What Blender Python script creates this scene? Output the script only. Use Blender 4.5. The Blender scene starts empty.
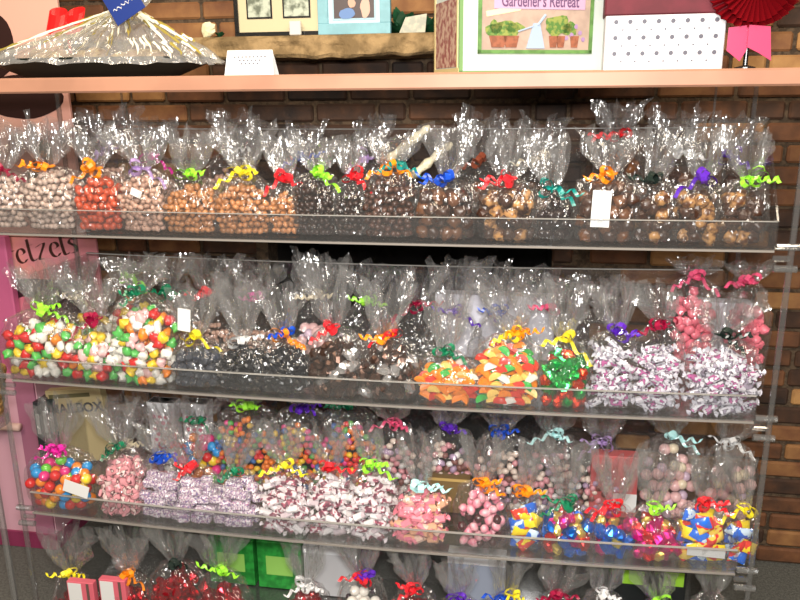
import bpy, math, random
from mathutils import Vector, Matrix, noise
C = bpy.context.scene.collection
sc = bpy.context.scene
PI = math.pi
# ------------------------------------------------------------------ camera
K = 1.12
CAM = Vector((1.1566*K, -1.4442*K, (1.5199-.2)*K)); YAW, PIT, ROL, F = -0.1696, 0.2687, -0.0103, 768.8
fw = Vector((math.sin(YAW)*math.cos(PIT), math.cos(YAW)*math.cos(PIT), -math.sin(PIT)))
r0 = Vector((math.cos(YAW), -math.sin(YAW), 0)); u0 = r0.cross(fw)
r2 = r0*math.cos(ROL)+u0*math.sin(ROL); u2 = -r0*math.sin(ROL)+u0*math.cos(ROL)
cd = bpy.data.cameras.new('camera'); cam = bpy.data.objects.new('camera', cd); C.objects.link(cam)
M = Matrix((r2, u2, -fw)).transposed().to_4x4(); M.translation = CAM; cam.matrix_world = M
cd.sensor_width = 36; cd.lens = F*36/800; cd.clip_start = .02
sc.camera = cam
def at(px, py, y):                       # the point of the plane y that stands there
    d = fw*F + r2*(px-400) - u2*(py-300)
    return CAM + d*((y-CAM.y)/d.y)
def xat(px, py, y): return at(px, py, y).x
# ------------------------------------------------------------------ world and lights
w = bpy.data.worlds.new('world'); sc.world = w; w.use_nodes = True
w.node_tree.nodes['Background'].inputs[0].default_value = (.95, .85, .72, 1)
w.node_tree.nodes['Background'].inputs[1].default_value = .17
def area(name, loc, target, sx, sy, power, col):
    l = bpy.data.lights.new(name, 'AREA'); l.shape = 'RECTANGLE'; l.size = sx; l.size_y = sy; l.energy = power; l.color = col
    o = bpy.data.objects.new(name, l); C.objects.link(o); o.location = loc
    o.rotation_euler = (Vector(target)-Vector(loc)).to_track_quat('-Z', 'Y').to_euler(); return o
area('camera_flash', CAM+Vector((.02, -.02, .14)), (.9, .1, .45), .13, .09, 42, (1, .97, .93))
area('ceiling_lamp', (.3, -.9, 2.7), (.6, .3, 1.0), 1.2, .3, 19, (1, .82, .60))
area('ceiling_lamp', (1.9, -1.0, 2.7), (1.4, .3, .9), 1.2, .3, 17, (1, .84, .64))
area('ceiling_lamp', (1.0, -2.3, 2.6), (1.0, .2, .4), 2.0, .7, 72, (1, .9, .78))  # added oversized light behind the camera, whitens bag tops and lifts lower shelves
sc.view_settings.view_transform = 'Standard'; sc.view_settings.look = 'None'
sc.view_settings.exposure = 0.0; sc.view_settings.gamma = 1; sc.view_settings.use_curve_mapping = False
sc.cycles.transparent_max_bounces = 28
sc.cycles.max_bounces = 6; sc.cycles.diffuse_bounces = 2; sc.cycles.glossy_bounces = 3; sc.cycles.transmission_bounces = 4
sc.cycles.sample_clamp_indirect = 4
# ------------------------------------------------------------------ materials
MC = {}
def mat(name, col, rough=.5, metal=0, spec=.5, var=0, vscale=30, bump=0, bscale=60, col2=None, emit=0):
    if name in MC: return MC[name]
    m = bpy.data.materials.new(name); m.use_nodes = True; nt = m.node_tree; b = nt.nodes['Principled BSDF']
    b.inputs['Base Color'].default_value = (*col, 1); b.inputs['Roughness'].default_value = rough
    b.inputs['Metallic'].default_value = metal; b.inputs['Specular IOR Level'].default_value = spec
    tc = nt.nodes.new('ShaderNodeTexCoord')
    if var or col2:
        n = nt.nodes.new('ShaderNodeTexNoise'); n.inputs['Scale'].default_value = vscale; n.inputs['Detail'].default_value = 3
        nt.links.new(tc.outputs['Object'], n.inputs['Vector'])
        r = nt.nodes.new('ShaderNodeValToRGB'); c2 = col2 or tuple(max(0, c*(1-var)) for c in col)
        r.color_ramp.elements[0].position = .42; r.color_ramp.elements[1].position = .58
        r.color_ramp.elements[0].color = (*c2, 1); r.color_ramp.elements[1].color = (*col, 1)
        nt.links.new(n.outputs['Fac'], r.inputs[0]); nt.links.new(r.outputs[0], b.inputs['Base Color'])
    if bump:
        n2 = nt.nodes.new('ShaderNodeTexNoise'); n2.inputs['Scale'].default_value = bscale; n2.inputs['Detail'].default_value = 5
        nt.links.new(tc.outputs['Object'], n2.inputs['Vector'])
        bp = nt.nodes.new('ShaderNodeBump'); bp.inputs['Strength'].default_value = bump; bp.inputs['Distance'].default_value = .01
        nt.links.new(n2.outputs['Fac'], bp.inputs['Height']); nt.links.new(bp.outputs[0], b.inputs['Normal'])
    MC[name] = m; return m
def clear(name, tint, base, rough, haze, edge=.5, bumpy=0):
    m = bpy.data.materials.new(name); m.use_nodes = True; nt = m.node_tree; nt.nodes.clear()
    out = nt.nodes.new('ShaderNodeOutputMaterial'); tr = nt.nodes.new('ShaderNodeBsdfTransparent'); tr.inputs[0].default_value = (*tint, 1)
    gl = nt.nodes.new('ShaderNodeBsdfGlossy'); gl.inputs['Roughness'].default_value = rough
    df = nt.nodes.new('ShaderNodeBsdfDiffuse'); df.inputs[0].default_value = (.85, .85, .85, 1)
    lw = nt.nodes.new('ShaderNodeLayerWeight'); lw.inputs[0].default_value = .25
    mr = nt.nodes.new('ShaderNodeMapRange'); mr.inputs['To Min'].default_value = base; mr.inputs['To Max'].default_value = edge
    nt.links.new(lw.outputs['Facing'], mr.inputs['Value'])
    m1 = nt.nodes.new('ShaderNodeMixShader'); m2 = nt.nodes.new('ShaderNodeMixShader'); m1.inputs[0].default_value = haze
    nt.links.new(tr.outputs[0], m1.inputs[1]); nt.links.new(df.outputs[0], m1.inputs[2])
    nt.links.new(mr.outputs[0], m2.inputs[0]); nt.links.new(m1.outputs[0], m2.inputs[1]); nt.links.new(gl.outputs[0], m2.inputs[2])
    if bumpy:
        tc = nt.nodes.new('ShaderNodeTexCoord'); n2 = nt.nodes.new('ShaderNodeTexNoise'); n2.inputs['Scale'].default_value = bumpy; n2.inputs['Detail'].default_value = 2
        mp = nt.nodes.new('ShaderNodeMapping'); mp.inputs['Scale'].default_value = (1, 1, .3); nt.links.new(tc.outputs['Object'], mp.inputs[0]); nt.links.new(mp.outputs[0], n2.inputs['Vector'])
        bp = nt.nodes.new('ShaderNodeBump'); bp.inputs['Strength'].default_value = 1; bp.inputs['Distance'].default_value = .018
        nt.links.new(n2.outputs['Fac'], bp.inputs['Height']); nt.links.new(bp.outputs[0], gl.inputs['Normal']); nt.links.new(bp.outputs[0], lw.inputs['Normal'])
    nt.links.new(m2.outputs[0], out.inputs[0]); return m
FILM = clear('cellophane', (.985, .985, .98), .085, .12, .02, .32, 48)
RUFF = clear('cellophane_gathered', (.99, .99, .99), .10, .12, .035, .34, 40)
GOLD = clear('cellophane_gold_flecked', (.95, .93, .80), .14, .2, .22, .5, 45)
ACR = clear('acrylic_sheet', (.96, .965, .97), .045, .05, .012, .5)
EDGE = mat('acrylic_edge', (.22, .20, .18), .25)
LINE = mat('acrylic_polished_edge', (.30, .29, .27), .2)
# ------------------------------------------------------------------ mesh helpers
def tag(o, label=None, cat=None, group=None, kind=None):
    if label: o['label'] = label
    if cat: o['category'] = cat
    if group: o['group'] = group
    if kind: o['kind'] = kind
    return o
def empty(name, loc, rz=0):
    o = bpy.data.objects.new(name, None); C.objects.link(o); o.location = loc; o.rotation_euler = (0, 0, rz); o.empty_display_size = .05; return o
def link(name, me, parent=None, loc=(0, 0, 0), rot=(0, 0, 0)):
    o = bpy.data.objects.new(name, me); C.objects.link(o); o.location = loc; o.rotation_euler = rot
    if parent: o.parent = parent
    return o
class MB:
    def __init__(s): s.v = []; s.f = []; s.m = []
    def add(s, vs, fs, mi=0, T=None):
        n = len(s.v)
        s.v += [tuple(T @ Vector(v)) for v in vs] if T else [tuple(v) for v in vs]
        s.f += [tuple(i+n for i in f) for f in fs]; s.m += [mi]*len(fs); return s
    def box(s, x0, x1, y0, y1, z0, z1, mi=0, T=None, bev=0):
        if bev:
            b = min(bev, (x1-x0)/3, (y1-y0)/3, (z1-z0)/3)
            vs = []; fs = []
            X, Y, Z = [x0, x0+b, x1-b, x1], [y0, y0+b, y1-b, y1], [z0, z0+b, z1-b, z1]
            idx = {}
            def V(i, j, k):
                if (i, j, k) not in idx:
                    idx[i, j, k] = len(vs); vs.append((X[i], Y[j], Z[k]))
                return idx[i, j, k]
            a, c = 1, 2
            def q(*p): fs.append(tuple(V(*t) for t in p))
            q((a,a,0),(a,c,0),(c,c,0),(c,a,0)); q((a,a,3),(c,a,3),(c,c,3),(a,c,3))
            q((a,0,a),(c,0,a),(c,0,c),(a,0,c)); q((a,3,a),(a,3,c),(c,3,c),(c,3,a))
            q((0,a,a),(0,a,c),(0,c,c),(0,c,a)); q((3,a,a),(3,c,a),(3,c,c),(3,a,c))
            for i, I in ((a,0),(c,3)):
                for k, Kk in ((a,0),(c,3)):
                    q((I,a,k),(I,c,k),(i,c,Kk),(i,a,Kk)); q((a,I,k),(c,I,k),(c,i,Kk),(a,i,Kk)); q((I,k,a),(I,k,c),(i,Kk,c),(i,Kk,a))
                    for j, J in ((a,0),(c,3)):
                        fs.append((V(I,k,j),V(i,Kk,j),V(i,k,J)))
            return s.add(vs, fs, mi, T)
        return s.add([(x, y, z) for x in (x0, x1) for y in (y0, y1) for z in (z0, z1)],
                     [(0,1,3,2),(4,6,7,5),(0,4,5,1),(2,3,7,6),(0,2,6,4),(1,5,7,3)], mi, T)
    def tube(s, pts, r, n=8, mi=0, T=None, caps=True):
        pts = [Vector(p) for p in pts]; rs = r if hasattr(r, '__len__') else [r]*len(pts)
        vs = []; fs = []; up = Vector((.13, .27, .95)); prev = None
        for i, p in enumerate(pts):
            d = (pts[min(i+1, len(pts)-1)]-pts[max(i-1, 0)]).normalized()
            a = d.cross(up if prev is None else prev.cross(d)) if prev is None else (prev - d*prev.dot(d))
            if a.length < 1e-6: a = d.orthogonal()
            a.normalize(); prev = a; b = d.cross(a)
            for j in range(n):
                t = 2*PI*j/n; vs.append(p+(a*math.cos(t)+b*math.sin(t))*rs[i])
        for i in range(len(pts)-1):
            for j in range(n): fs.append((i*n+j, i*n+(j+1) % n, (i+1)*n+(j+1) % n, (i+1)*n+j))
        if caps: fs.append(tuple(range(n))[::-1]); fs.append(tuple((len(pts)-1)*n+j for j in range(n)))
        return s.add(vs, fs, mi, T)
    def strip(s, pts, wv, mi=0, T=None):   # a flat band through pts, wv = width vectors
        vs = []; fs = []
        for p, q in zip(pts, wv): vs += [Vector(p)-Vector(q), Vector(p)+Vector(q)]
        for i in range(len(pts)-1): fs.append((2*i, 2*i+1, 2*i+3, 2*i+2))
        return s.add(vs, fs, mi, T)
    def lathe(s, prof, n=24, mi=0, T=None):
        vs = []; fs = []
        for r, z in prof:
            for j in range(n): t = 2*PI*j/n; vs.append((r*math.cos(t), r*math.sin(t), z))
        for i in range(len(prof)-1):
            for j in range(n): fs.append((i*n+j, i*n+(j+1) % n, (i+1)*n+(j+1) % n, (i+1)*n+j))
        fs.append(tuple(range(n))[::-1]); fs.append(tuple((len(prof)-1)*n+j for j in range(n)))
        return s.add(vs, fs, mi, T)
    def mesh(s, name, mats, smooth=False):
        me = bpy.data.meshes.new(name); me.from_pydata(s.v, [], s.f)
        for m in (mats if isinstance(mats, (list, tuple)) else [mats]): me.materials.append(m)
        me.polygons.foreach_set('material_index', s.m)
        me.polygons.foreach_set('use_smooth', [smooth]*len(s.f)); me.update(); return me
    def build(s, name, mats, parent=None, loc=(0, 0, 0), rot=(0, 0, 0), smooth=False):
        return link(name, s.mesh(name, mats, smooth), parent, loc, rot)
def ball(n=8, m=5, r=(1, 1, 1), disp=None):
    vs = [(0, 0, -r[2])]; fs = []
    for i in range(1, m):
        p = -PI/2+PI*i/m
        for j in range(n):
            t = 2*PI*j/n; vs.append((r[0]*math.cos(p)*math.cos(t), r[1]*math.cos(p)*math.sin(t), r[2]*math.sin(p)))
    vs.append((0, 0, r[2])); L = len(vs)-1
    for j in range(n):
        fs.append((0, 1+(j+1) % n, 1+j)); fs.append((L, 1+(m-2)*n+j, 1+(m-2)*n+(j+1) % n))
        for i in range(m-2): fs.append((1+i*n+j, 1+i*n+(j+1) % n, 1+(i+1)*n+(j+1) % n, 1+(i+1)*n+j))
    if disp: vs = [tuple(Vector(v)*disp(Vector(v))) for v in vs]
    return vs, fs
R = random.Random(7)
# ------------------------------------------------------------------ rack dimensions
W = 1.62*K; DEP = .385
ZT = [(z-.2)*K+.006 for z in (1.234, .902, .5702, .2383)]
SAG = [.003, .011, .017, .012]
XL, XR = .034, W-.034
def deckz(t, x):
    u = (x-XL)/(XR-XL)*2-1; return ZT[t]-SAG[t]*max(0, 1-u*u)
BOARD0 = (1.5173-.2)*K; BOARD1 = BOARD0+.033
WALLY = .70
# ------------------------------------------------------------------ setting
def struct(o): o['kind'] = 'structure'; return o
carpet = mat('carpet_grey', (.15, .15, .13), .95, var=.35, vscale=140, bump=.6, bscale=300)
b = MB(); b.box(-3, 4.5, -4, 2.2, -.05, 0); struct(b.build('floor', carpet))
# brick wall, brick by brick, with the firebox opening
fx0, fx1 = xat(268, 260, WALLY), xat(552, 260, WALLY); fz = at(400, 232, WALLY).z
def brick_mat():
    m = bpy.data.materials.new('old_brick'); m.use_nodes = True; nt = m.node_tree; p = nt.nodes['Principled BSDF']
    a = nt.nodes.new('ShaderNodeAttribute'); a.attribute_name = 'tone'
    rp = nt.nodes.new('ShaderNodeValToRGB'); e = rp.color_ramp.elements
    e[0].color = (.018, .010, .007, 1); e[1].color = (.44, .23, .08, 1)
    for pos, c in ((.25, (.06, .026, .012, 1)), (.5, (.16, .062, .024, 1)), (.75, (.28, .13, .045, 1))):
        q = e.new(pos); q.color = c
    n = nt.nodes.new('ShaderNodeTexNoise'); n.inputs['Scale'].default_value = 17; n.inputs['Detail'].default_value = 7
    g = nt.nodes.new('ShaderNodeNewGeometry'); nt.links.new(g.outputs['Position'], n.inputs['Vector'])
    ad = nt.nodes.new('ShaderNodeMath'); ad.operation = 'MULTIPLY_ADD'; ad.inputs[1].default_value = .75; nt.links.new(n.outputs['Fac'], ad.inputs[0])
    sb = nt.nodes.new('ShaderNodeMath'); sb.operation = 'SUBTRACT'; sb.inputs[1].default_value = .375
    nt.links.new(a.outputs['Fac'], ad.inputs[2]); nt.links.new(ad.outputs[0], sb.inputs[0]); nt.links.new(sb.outputs[0], rp.inputs[0])
    nt.links.new(rp.outputs[0], p.inputs['Base Color']); p.inputs['Roughness'].default_value = .8
    bp = nt.nodes.new('ShaderNodeBump'); bp.inputs['Strength'].default_value = .5; bp.inputs['Distance'].default_value = .008
    nt.links.new(n.outputs['Fac'], bp.inputs['Height']); nt.links.new(bp.outputs[0], p.inputs['Normal'])
    return m
BR = brick_mat(); MORT = mat('mortar', (.10, .065, .038), .95, var=.5, vscale=60, bump=.7, bscale=90)
wl = MB(); tones = []
ch, bl = .060, .20; mo = .010
zr = 0; row = 0
while zr < 2.5:
    x = -1.6 - (bl/2 if row % 2 else 0)+R.uniform(-.02, .02)
    while x < 3.6:
        L = bl*R.choice((R.uniform(.85, 1.1), R.uniform(.85, 1.1), R.uniform(.45, .6))); x1 = x+L-mo
        inside = x1 > fx0 and x < fx1 and zr < fz
        if inside:
            if x < fx0-.05: x1 = fx0
            elif x1 > fx1+.05: x = max(x, fx1)
            else: x += L; continue
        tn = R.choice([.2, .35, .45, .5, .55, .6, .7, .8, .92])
        cx, cz = (x+x1)/2, zr
        soot_and_shade = max(0, 1-math.hypot(max(0, abs(cx-(fx0+fx1)/2-.02)-(fx1-fx0)*.48)/.30, max(0, cz-fz-.46)/.07))  # firebox soot, with the mantel's shadow also painted into the brick tones
        tn = tn*(1-.72*min(1, soot_and_shade*1.3))
        n0 = len(wl.f); y = WALLY-R.uniform(0, .008)
        wl.box(x, x1, y, WALLY+.09, zr+mo/2+R.uniform(-.002, .002), zr+ch-mo/2+R.uniform(-.002, .002), 0, None, .006)
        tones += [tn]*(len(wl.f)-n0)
        x += L
    zr += ch; row += 1
for (a0, a1, z0, z1) in ((-1.8, fx0, 0, 2.5), (fx1, 3.9, 0, 2.5), (fx0, fx1, fz, 2.5)):
    n0 = len(wl.f); wl.box(a0, a1, WALLY+.007, WALLY+.1, z0, z1, 1); tones += [0]*(len(wl.f)-n0)
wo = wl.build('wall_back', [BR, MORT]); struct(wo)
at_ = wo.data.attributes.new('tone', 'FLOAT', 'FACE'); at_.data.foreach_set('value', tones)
soot_and_shade = mat('sooty_firebrick', (.012, .010, .009), .9, bump=.5, bscale=40)
b = MB(); b.box(fx0-.06, fx0, WALLY+.1, WALLY+.6, 0, fz); b.box(fx1, fx1+.06, WALLY+.1, WALLY+.6, 0, fz)
b.box(fx0-.06, fx1+.06, WALLY+.6, WALLY+.66, 0, fz+.06); b.box(fx0-.06, fx1+.06, WALLY+.1, WALLY+.6, fz, fz+.06)
struct(b.build('wall_firebox', soot_and_shade))
# mantel
ma, mb_ = at(190, 45, .46), at(640, 45, .46)
def rough_beam(x0, x1, y0, y1, z0, z1, nx, nz, amp, seed):
    m = MB(); ny = 8
    per = [(y1, z0), *[(y0, z0+(z1-z0)*k/nz) for k in range(nz+1)], (y1, z1)]
    vs = []; fs = []; n = len(per)
    for i in range(nx+1):
        x = x0+(x1-x0)*i/nx
        for j, (y, z) in enumerate(per):
            q = Vector((x*9, y*9, z*16+seed)); d = noise.noise(q)*amp+noise.noise(q*2.7)*amp*.5
            front = 0 < j < n-1
            vs.append((x, y+(d*1.3-(0.0 if j not in (1, n-2) else -.008) if front else 0), z+(d*.9 if front and 1 <= j < n-2 else 0)))
    for i in range(nx):
        for j in range(n): fs.append((i*n+j, i*n+(j+1) % n, (i+1)*n+(j+1) % n, (i+1)*n+j))
    fs += [tuple(range(n)), tuple(nx*n+j for j in range(n))[::-1]]
    return m.add(vs, fs)
mtop = at(300, 35, .46).z; mbot = at(300, 57, .46).z
mantel = rough_beam(ma.x, mb_.x, .46, WALLY, mbot, mtop, 90, 7, .012, 3).build('stone_mantel', mat('mantel_stone', (.33, .22, .10), .85, col2=(.17, .11, .045), vscale=18, bump=.9, bscale=45))
tag(mantel, 'rough tan stone mantel ledge on the brick fireplace carrying picture frames', 'mantel')
# ------------------------------------------------------------------ top board and rack
b = MB(); b.box(-.42, W+.42, -.012, .34, BOARD0, BOARD1, 0, None, .004)
tag(b.build('shelf_board', mat('pink_board', (.42, .21, .135), .45, var=.16, vscale=6)), 'long pinkish wooden shelf board laid across the top of the acrylic rack', 'shelf')
rack = empty('acrylic_display_rack', (W/2, DEP/2, 0)); ro = Vector(rack.location)
tag(rack, 'clear acrylic rack of four sagging shelves holding the bagged candy', 'display rack')
def part(mb, name, m, par=rack, smooth=False):
    o = mb.build(name, m, par, smooth=smooth); o.location = -ro if par == rack else (0, 0, 0); return o
def bent(t, y0, y1, z0, z1, n=24):
    m = MB(); vs = []; fs = []
    for i in range(n+1):
        x = XL+(XR-XL)*i/n; z = deckz(t, x)
        vs += [(x, y0, z+z0), (x, y1, z+z0), (x, y1, z+z1), (x, y0, z+z1)]
    for i in range(n):
        for j in range(4): fs.append((4*i+j, 4*i+4+j, 4*i+4+(j+1) % 4, 4*i+(j+1) % 4))
    fs += [(0, 1, 2, 3), (4*n+3, 4*n+2, 4*n+1, 4*n)]
    return m.add(vs, fs)
LIP = .052; BACKH = [.215, .235, .20, .2]
for t in range(4):
    dk = part(bent(t, 0, DEP, -.006, -.001), 'shelf_deck', ACR)
    part(bent(t, -.004, .0, -.006, LIP), 'front_lip', ACR)
    e = bent(t, -.0055, .0015, LIP-.001, LIP+.0006); part(e, 'lip_edge', LINE, dk)
    e = bent(t, -.0062, .004, -.0105, -.0062); part(e, 'front_edge', EDGE, dk)
    part(bent(t, DEP-.004, DEP, -.006, BACKH[t]), 'back_panel', ACR)
    part(bent(t, DEP-.006, DEP+.001, BACKH[t], BACKH[t]+.0025), 'panel_edge', LINE, dk)
    for xs in (XL, XR):
        m = MB(); m.add([(xs, 0, ZT[t]), (xs, DEP, ZT[t]), (xs, DEP, ZT[t]+BACKH[t]), (xs, .12, ZT[t]+BACKH[t]), (xs, 0, ZT[t]+LIP),
                         (xs+.004, 0, ZT[t]), (xs+.004, DEP, ZT[t]), (xs+.004, DEP, ZT[t]+BACKH[t]), (xs+.004, .12, ZT[t]+BACKH[t]), (xs+.004, 0, ZT[t]+LIP)],
                        [(0,1,2,3,4), (9,8,7,6,5), (0,5,6,1), (1,6,7,2), (2,7,8,3), (3,8,9,4), (4,9,5,0)])
        part(m, 'side_panel', ACR)
POST = clear('acrylic_post', (.82, .82, .82), .10, .08, .04, .6)
CHR = clear('clear_knob', (.85, .86, .86), .22, .06, .08, .8)
for xs in (0, W):
    for ys in (.0, DEP):
        m = MB(); m.box(xs-.0055, xs+.0055, ys-.004, ys+.007, 0, BOARD0-.001, 0, None, .002); pst = part(m, 'post', POST)
        for t in range(4):
            sg = 1 if xs == 0 else -1
            m = MB(); m.box(min(xs, xs+sg*.034), max(xs, xs+sg*.034), ys-.003, ys+.009, ZT[t]-.030, ZT[t]-.018, 0, None, .003)
            cl = m.build('shelf_clamp', POST, pst)
            for dz in (-.045, .0):
                m = MB(); m.tube([(xs-sg*.014, ys+.002, ZT[t]+dz), (xs+sg*.030, ys+.002, ZT[t]+dz)], .0075, 10); o = part(m, 'clamp_knob', CHR)
for px, py in ((121, 90), (716, 90)):
    p = at(px, py, .36); m = MB(); m.tube([(p.x, .36, ZT[0]-.0), (p.x, .36, BOARD0-.001)], .003, 6); part(m, 'support_rod', POST)
exec_after = []
# ------------------------------------------------------------------ candies: one mesh for every kind and colour
CM = {}
def cmat(key, col, rough=.35, **k): return mat('candy_'+key, col, rough, **k)
def stripes(name, c1, c2, c3=None, scale=90, rough=.35, w1=.54):
    if name in MC: return MC[name]
    m = bpy.data.materials.new(name); m.use_nodes = True; nt = m.node_tree; p = nt.nodes['Principled BSDF']; p.inputs['Roughness'].default_value = rough
    tc = nt.nodes.new('ShaderNodeTexCoord'); wv = nt.nodes.new('ShaderNodeTexNoise'); wv.inputs['Scale'].default_value = scale*1.4; wv.inputs['Detail'].default_value = 1
    ge = nt.nodes.new('ShaderNodeObjectInfo'); vm = nt.nodes.new('ShaderNodeVectorMath'); vm.operation = 'ADD'; mu = nt.nodes.new('ShaderNodeMath'); mu.operation = 'MULTIPLY'; mu.inputs[1].default_value = 9
    nt.links.new(ge.outputs['Random'], mu.inputs[0]); nt.links.new(mu.outputs[0], vm.inputs[1]); nt.links.new(tc.outputs['Object'], vm.inputs[0])
    rp = nt.nodes.new('ShaderNodeValToRGB'); rp.color_ramp.interpolation = 'CONSTANT'
    rp.color_ramp.elements[0].color = (*c1, 1); rp.color_ramp.elements[1].color = (*c2, 1); rp.color_ramp.elements[1].position = w1
    if c3: q = rp.color_ramp.elements.new(w1+.06); q.color = (*c3, 1)
    nt.links.new(vm.outputs[0], wv.inputs['Vector']); nt.links.new(wv.outputs['Fac'], rp.inputs[0]); nt.links.new(rp.outputs[0], p.inputs['Base Color'])
    MC[name] = m; return m
def p_taffy(L, r, mats):             # wrapped roll with two twisted fan ends
    m = MB(); m.tube([(-L*.36, 0, 0), (-L*.33, 0, 0), (L*.33, 0, 0), (L*.36, 0, 0)], [r*.4, r, r, r*.4], 8, 0)
    for s in (-1, 1):
        vs = []; n = 9
        for i in range(n):
            a = -1.0+2.0*i/(n-1); vs.append((s*(L*.36), 0, 0)); vs.append((s*(L*.36+r*1.25*math.cos(a*.8)), (-1)**i*r*.28, r*1.25*math.sin(a)))
        m.add(vs, [(2*i, 2*i+1, 2*i+3) for i in range(n-1)], 1 if len(mats) > 1 else 0)
    return m.mesh('taffy', mats)
def p_ball(r, m_, seed=0, amp=.0, n=9, k=6, rr=(1, 1, 1), smooth=True):
    v, f = ball(n, k, [r*q for q in rr], (lambda q: 1+amp*noise.noise(q/r*1.7+Vector((seed*7, 3, 1)))) if amp else None)
    return MB().add(v, f).mesh('ball', m_, smooth)
def p_slice(r, th, mats):            # sugared half-moon slice
    m = MB(); n = 8; vs = []
    for y in (-th/2, th/2):
        for i in range(n+1): a = PI*i/n; vs.append((r*math.cos(a), y*(1 if 0 < i < n else .8), r*math.sin(a)-r*.4))
    k = n+1; fs = [tuple(range(k))[::-1], tuple(range(k, 2*k))]+[(i, (i+1) % k, (i+1) % k+k, i+k) for i in range(k)]
    return m.add(vs, fs).mesh('slice', mats)
def p_block(a, b_, c, mats, wrap=True):
    m = MB(); m.box(-a/2, a/2, -b_/2, b_/2, -c/2, c/2, 0, None, min(a, b_, c)*.22)
    return m.mesh('block', mats)
def p_pack(a, c, mats, seed=0):      # flat pillow pack with crimped ends
    m = MB(); nx, nz = 8, 5; vs = []; fs = []
    for s in (-1, 1):
        for i in range(nx+1):
            for j in range(nz+1):
                u, v = i/nx*2-1, j/nz*2-1; t = max(0, 1-abs(u)**3)*max(0, 1-abs(v)**3)
                vs.append((a/2*u, s*(t*c*.22+.0004)+(.0015*math.cos(i*3.1) if abs(u) > .99 else 0), c/2*v*(1-.12*(1-abs(u)**2) if False else 1)))
        o = len(vs)//2 if s == 1 else 0
        for i in range(nx):
            for j in range(nz):
                q = [o+i*(nz+1)+j, o+(i+1)*(nz+1)+j, o+(i+1)*(nz+1)+j+1, o+i*(nz+1)+j+1]; fs.append(tuple(q if s == -1 else q[::-1]))
    m.add(vs, fs); return m.mesh('pack', mats, True)
def p_twist(L, r, m_):               # twisted licorice piece
    m = MB(); 
    for k in range(3):
        m.tube([(L*(i/8-.5), r*.6*math.cos(i*.9+k*2.1), r*.6*math.sin(i*.9+k*2.1)) for i in range(9)], r*.62, 5)
    return m.mesh('twist', m_)
def p_foil(a, m_, seed):             # foil-wrapped crumpled lump
    v, f = ball(7, 5, (a*.62, a*.42, a*.45), lambda q: 1+.35*noise.noise(q*160+Vector((seed, 0, 0))))
    return MB().add(v, f).mesh('foil', m_, False)
def P(key, fn):
    if key not in CM: CM[key] = fn()
    return CM[key]
RED, ORG, YEL, GRN, WHT = (.62, .02, .02), (.85, .24, .02), (.85, .58, .03), (.05, .42, .08), (.82, .80, .74)
PNK, BLU, MAG, BLK, PUR = (.80, .25, .32), (.02, .17, .62), (.68, .02, .25), (.012, .014, .018), (.2, .04, .4)
def jelly(c, nm, s=.0145): return [P(('j', nm, k), lambda k=k: p_ball(s, cmat('jelly_'+nm, c, .3), k, .75, rr=((1.1, .8, .8), (.8, .8, 1.1), (1, 1, .75))[k])) for k in range(3)]
def gum(c, nm, s=.0145): return [P(('g', nm), lambda: p_ball(s, cmat('gum_'+nm, c, .22)))]
def slc(c, nm, s=.0155): return [P(('s', nm), lambda: p_slice(s, .010, cmat('slice_'+nm, c, .4)))]
def tfy(nm, c1, c2, L=.042, r=.0085, sc_=60, c3=None): return [P(('t', nm), lambda: p_taffy(L, r, [stripes('wrap_'+nm, c1, c2, c3, scale=sc_, w1=.54 if not c3 else .51), mat('wrap_end_'+nm, c1, .3)]))]
def foil(nm, c, rough=.25, s=.03): return [P(('f', nm, k), lambda k=k: p_foil(s, mat('foil_'+nm, c, rough, metal=.75), k*3.3)) for k in range(3)]
def pack(nm, c1, c2, L=.042, H=.028): return [P(('p', nm), lambda: p_pack(L, H, stripes('pack_'+nm, c1, c2, scale=32, w1=.55, rough=.25)))]
def choc(nm, c, s=.015, rough=.3, c2=None): return [P(('c', nm, k), lambda k=k: p_ball(s, mat('choc_'+nm, c, rough, col2=c2, vscale=60), k, .55, smooth=k != 1)) for k in range(3)]
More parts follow.
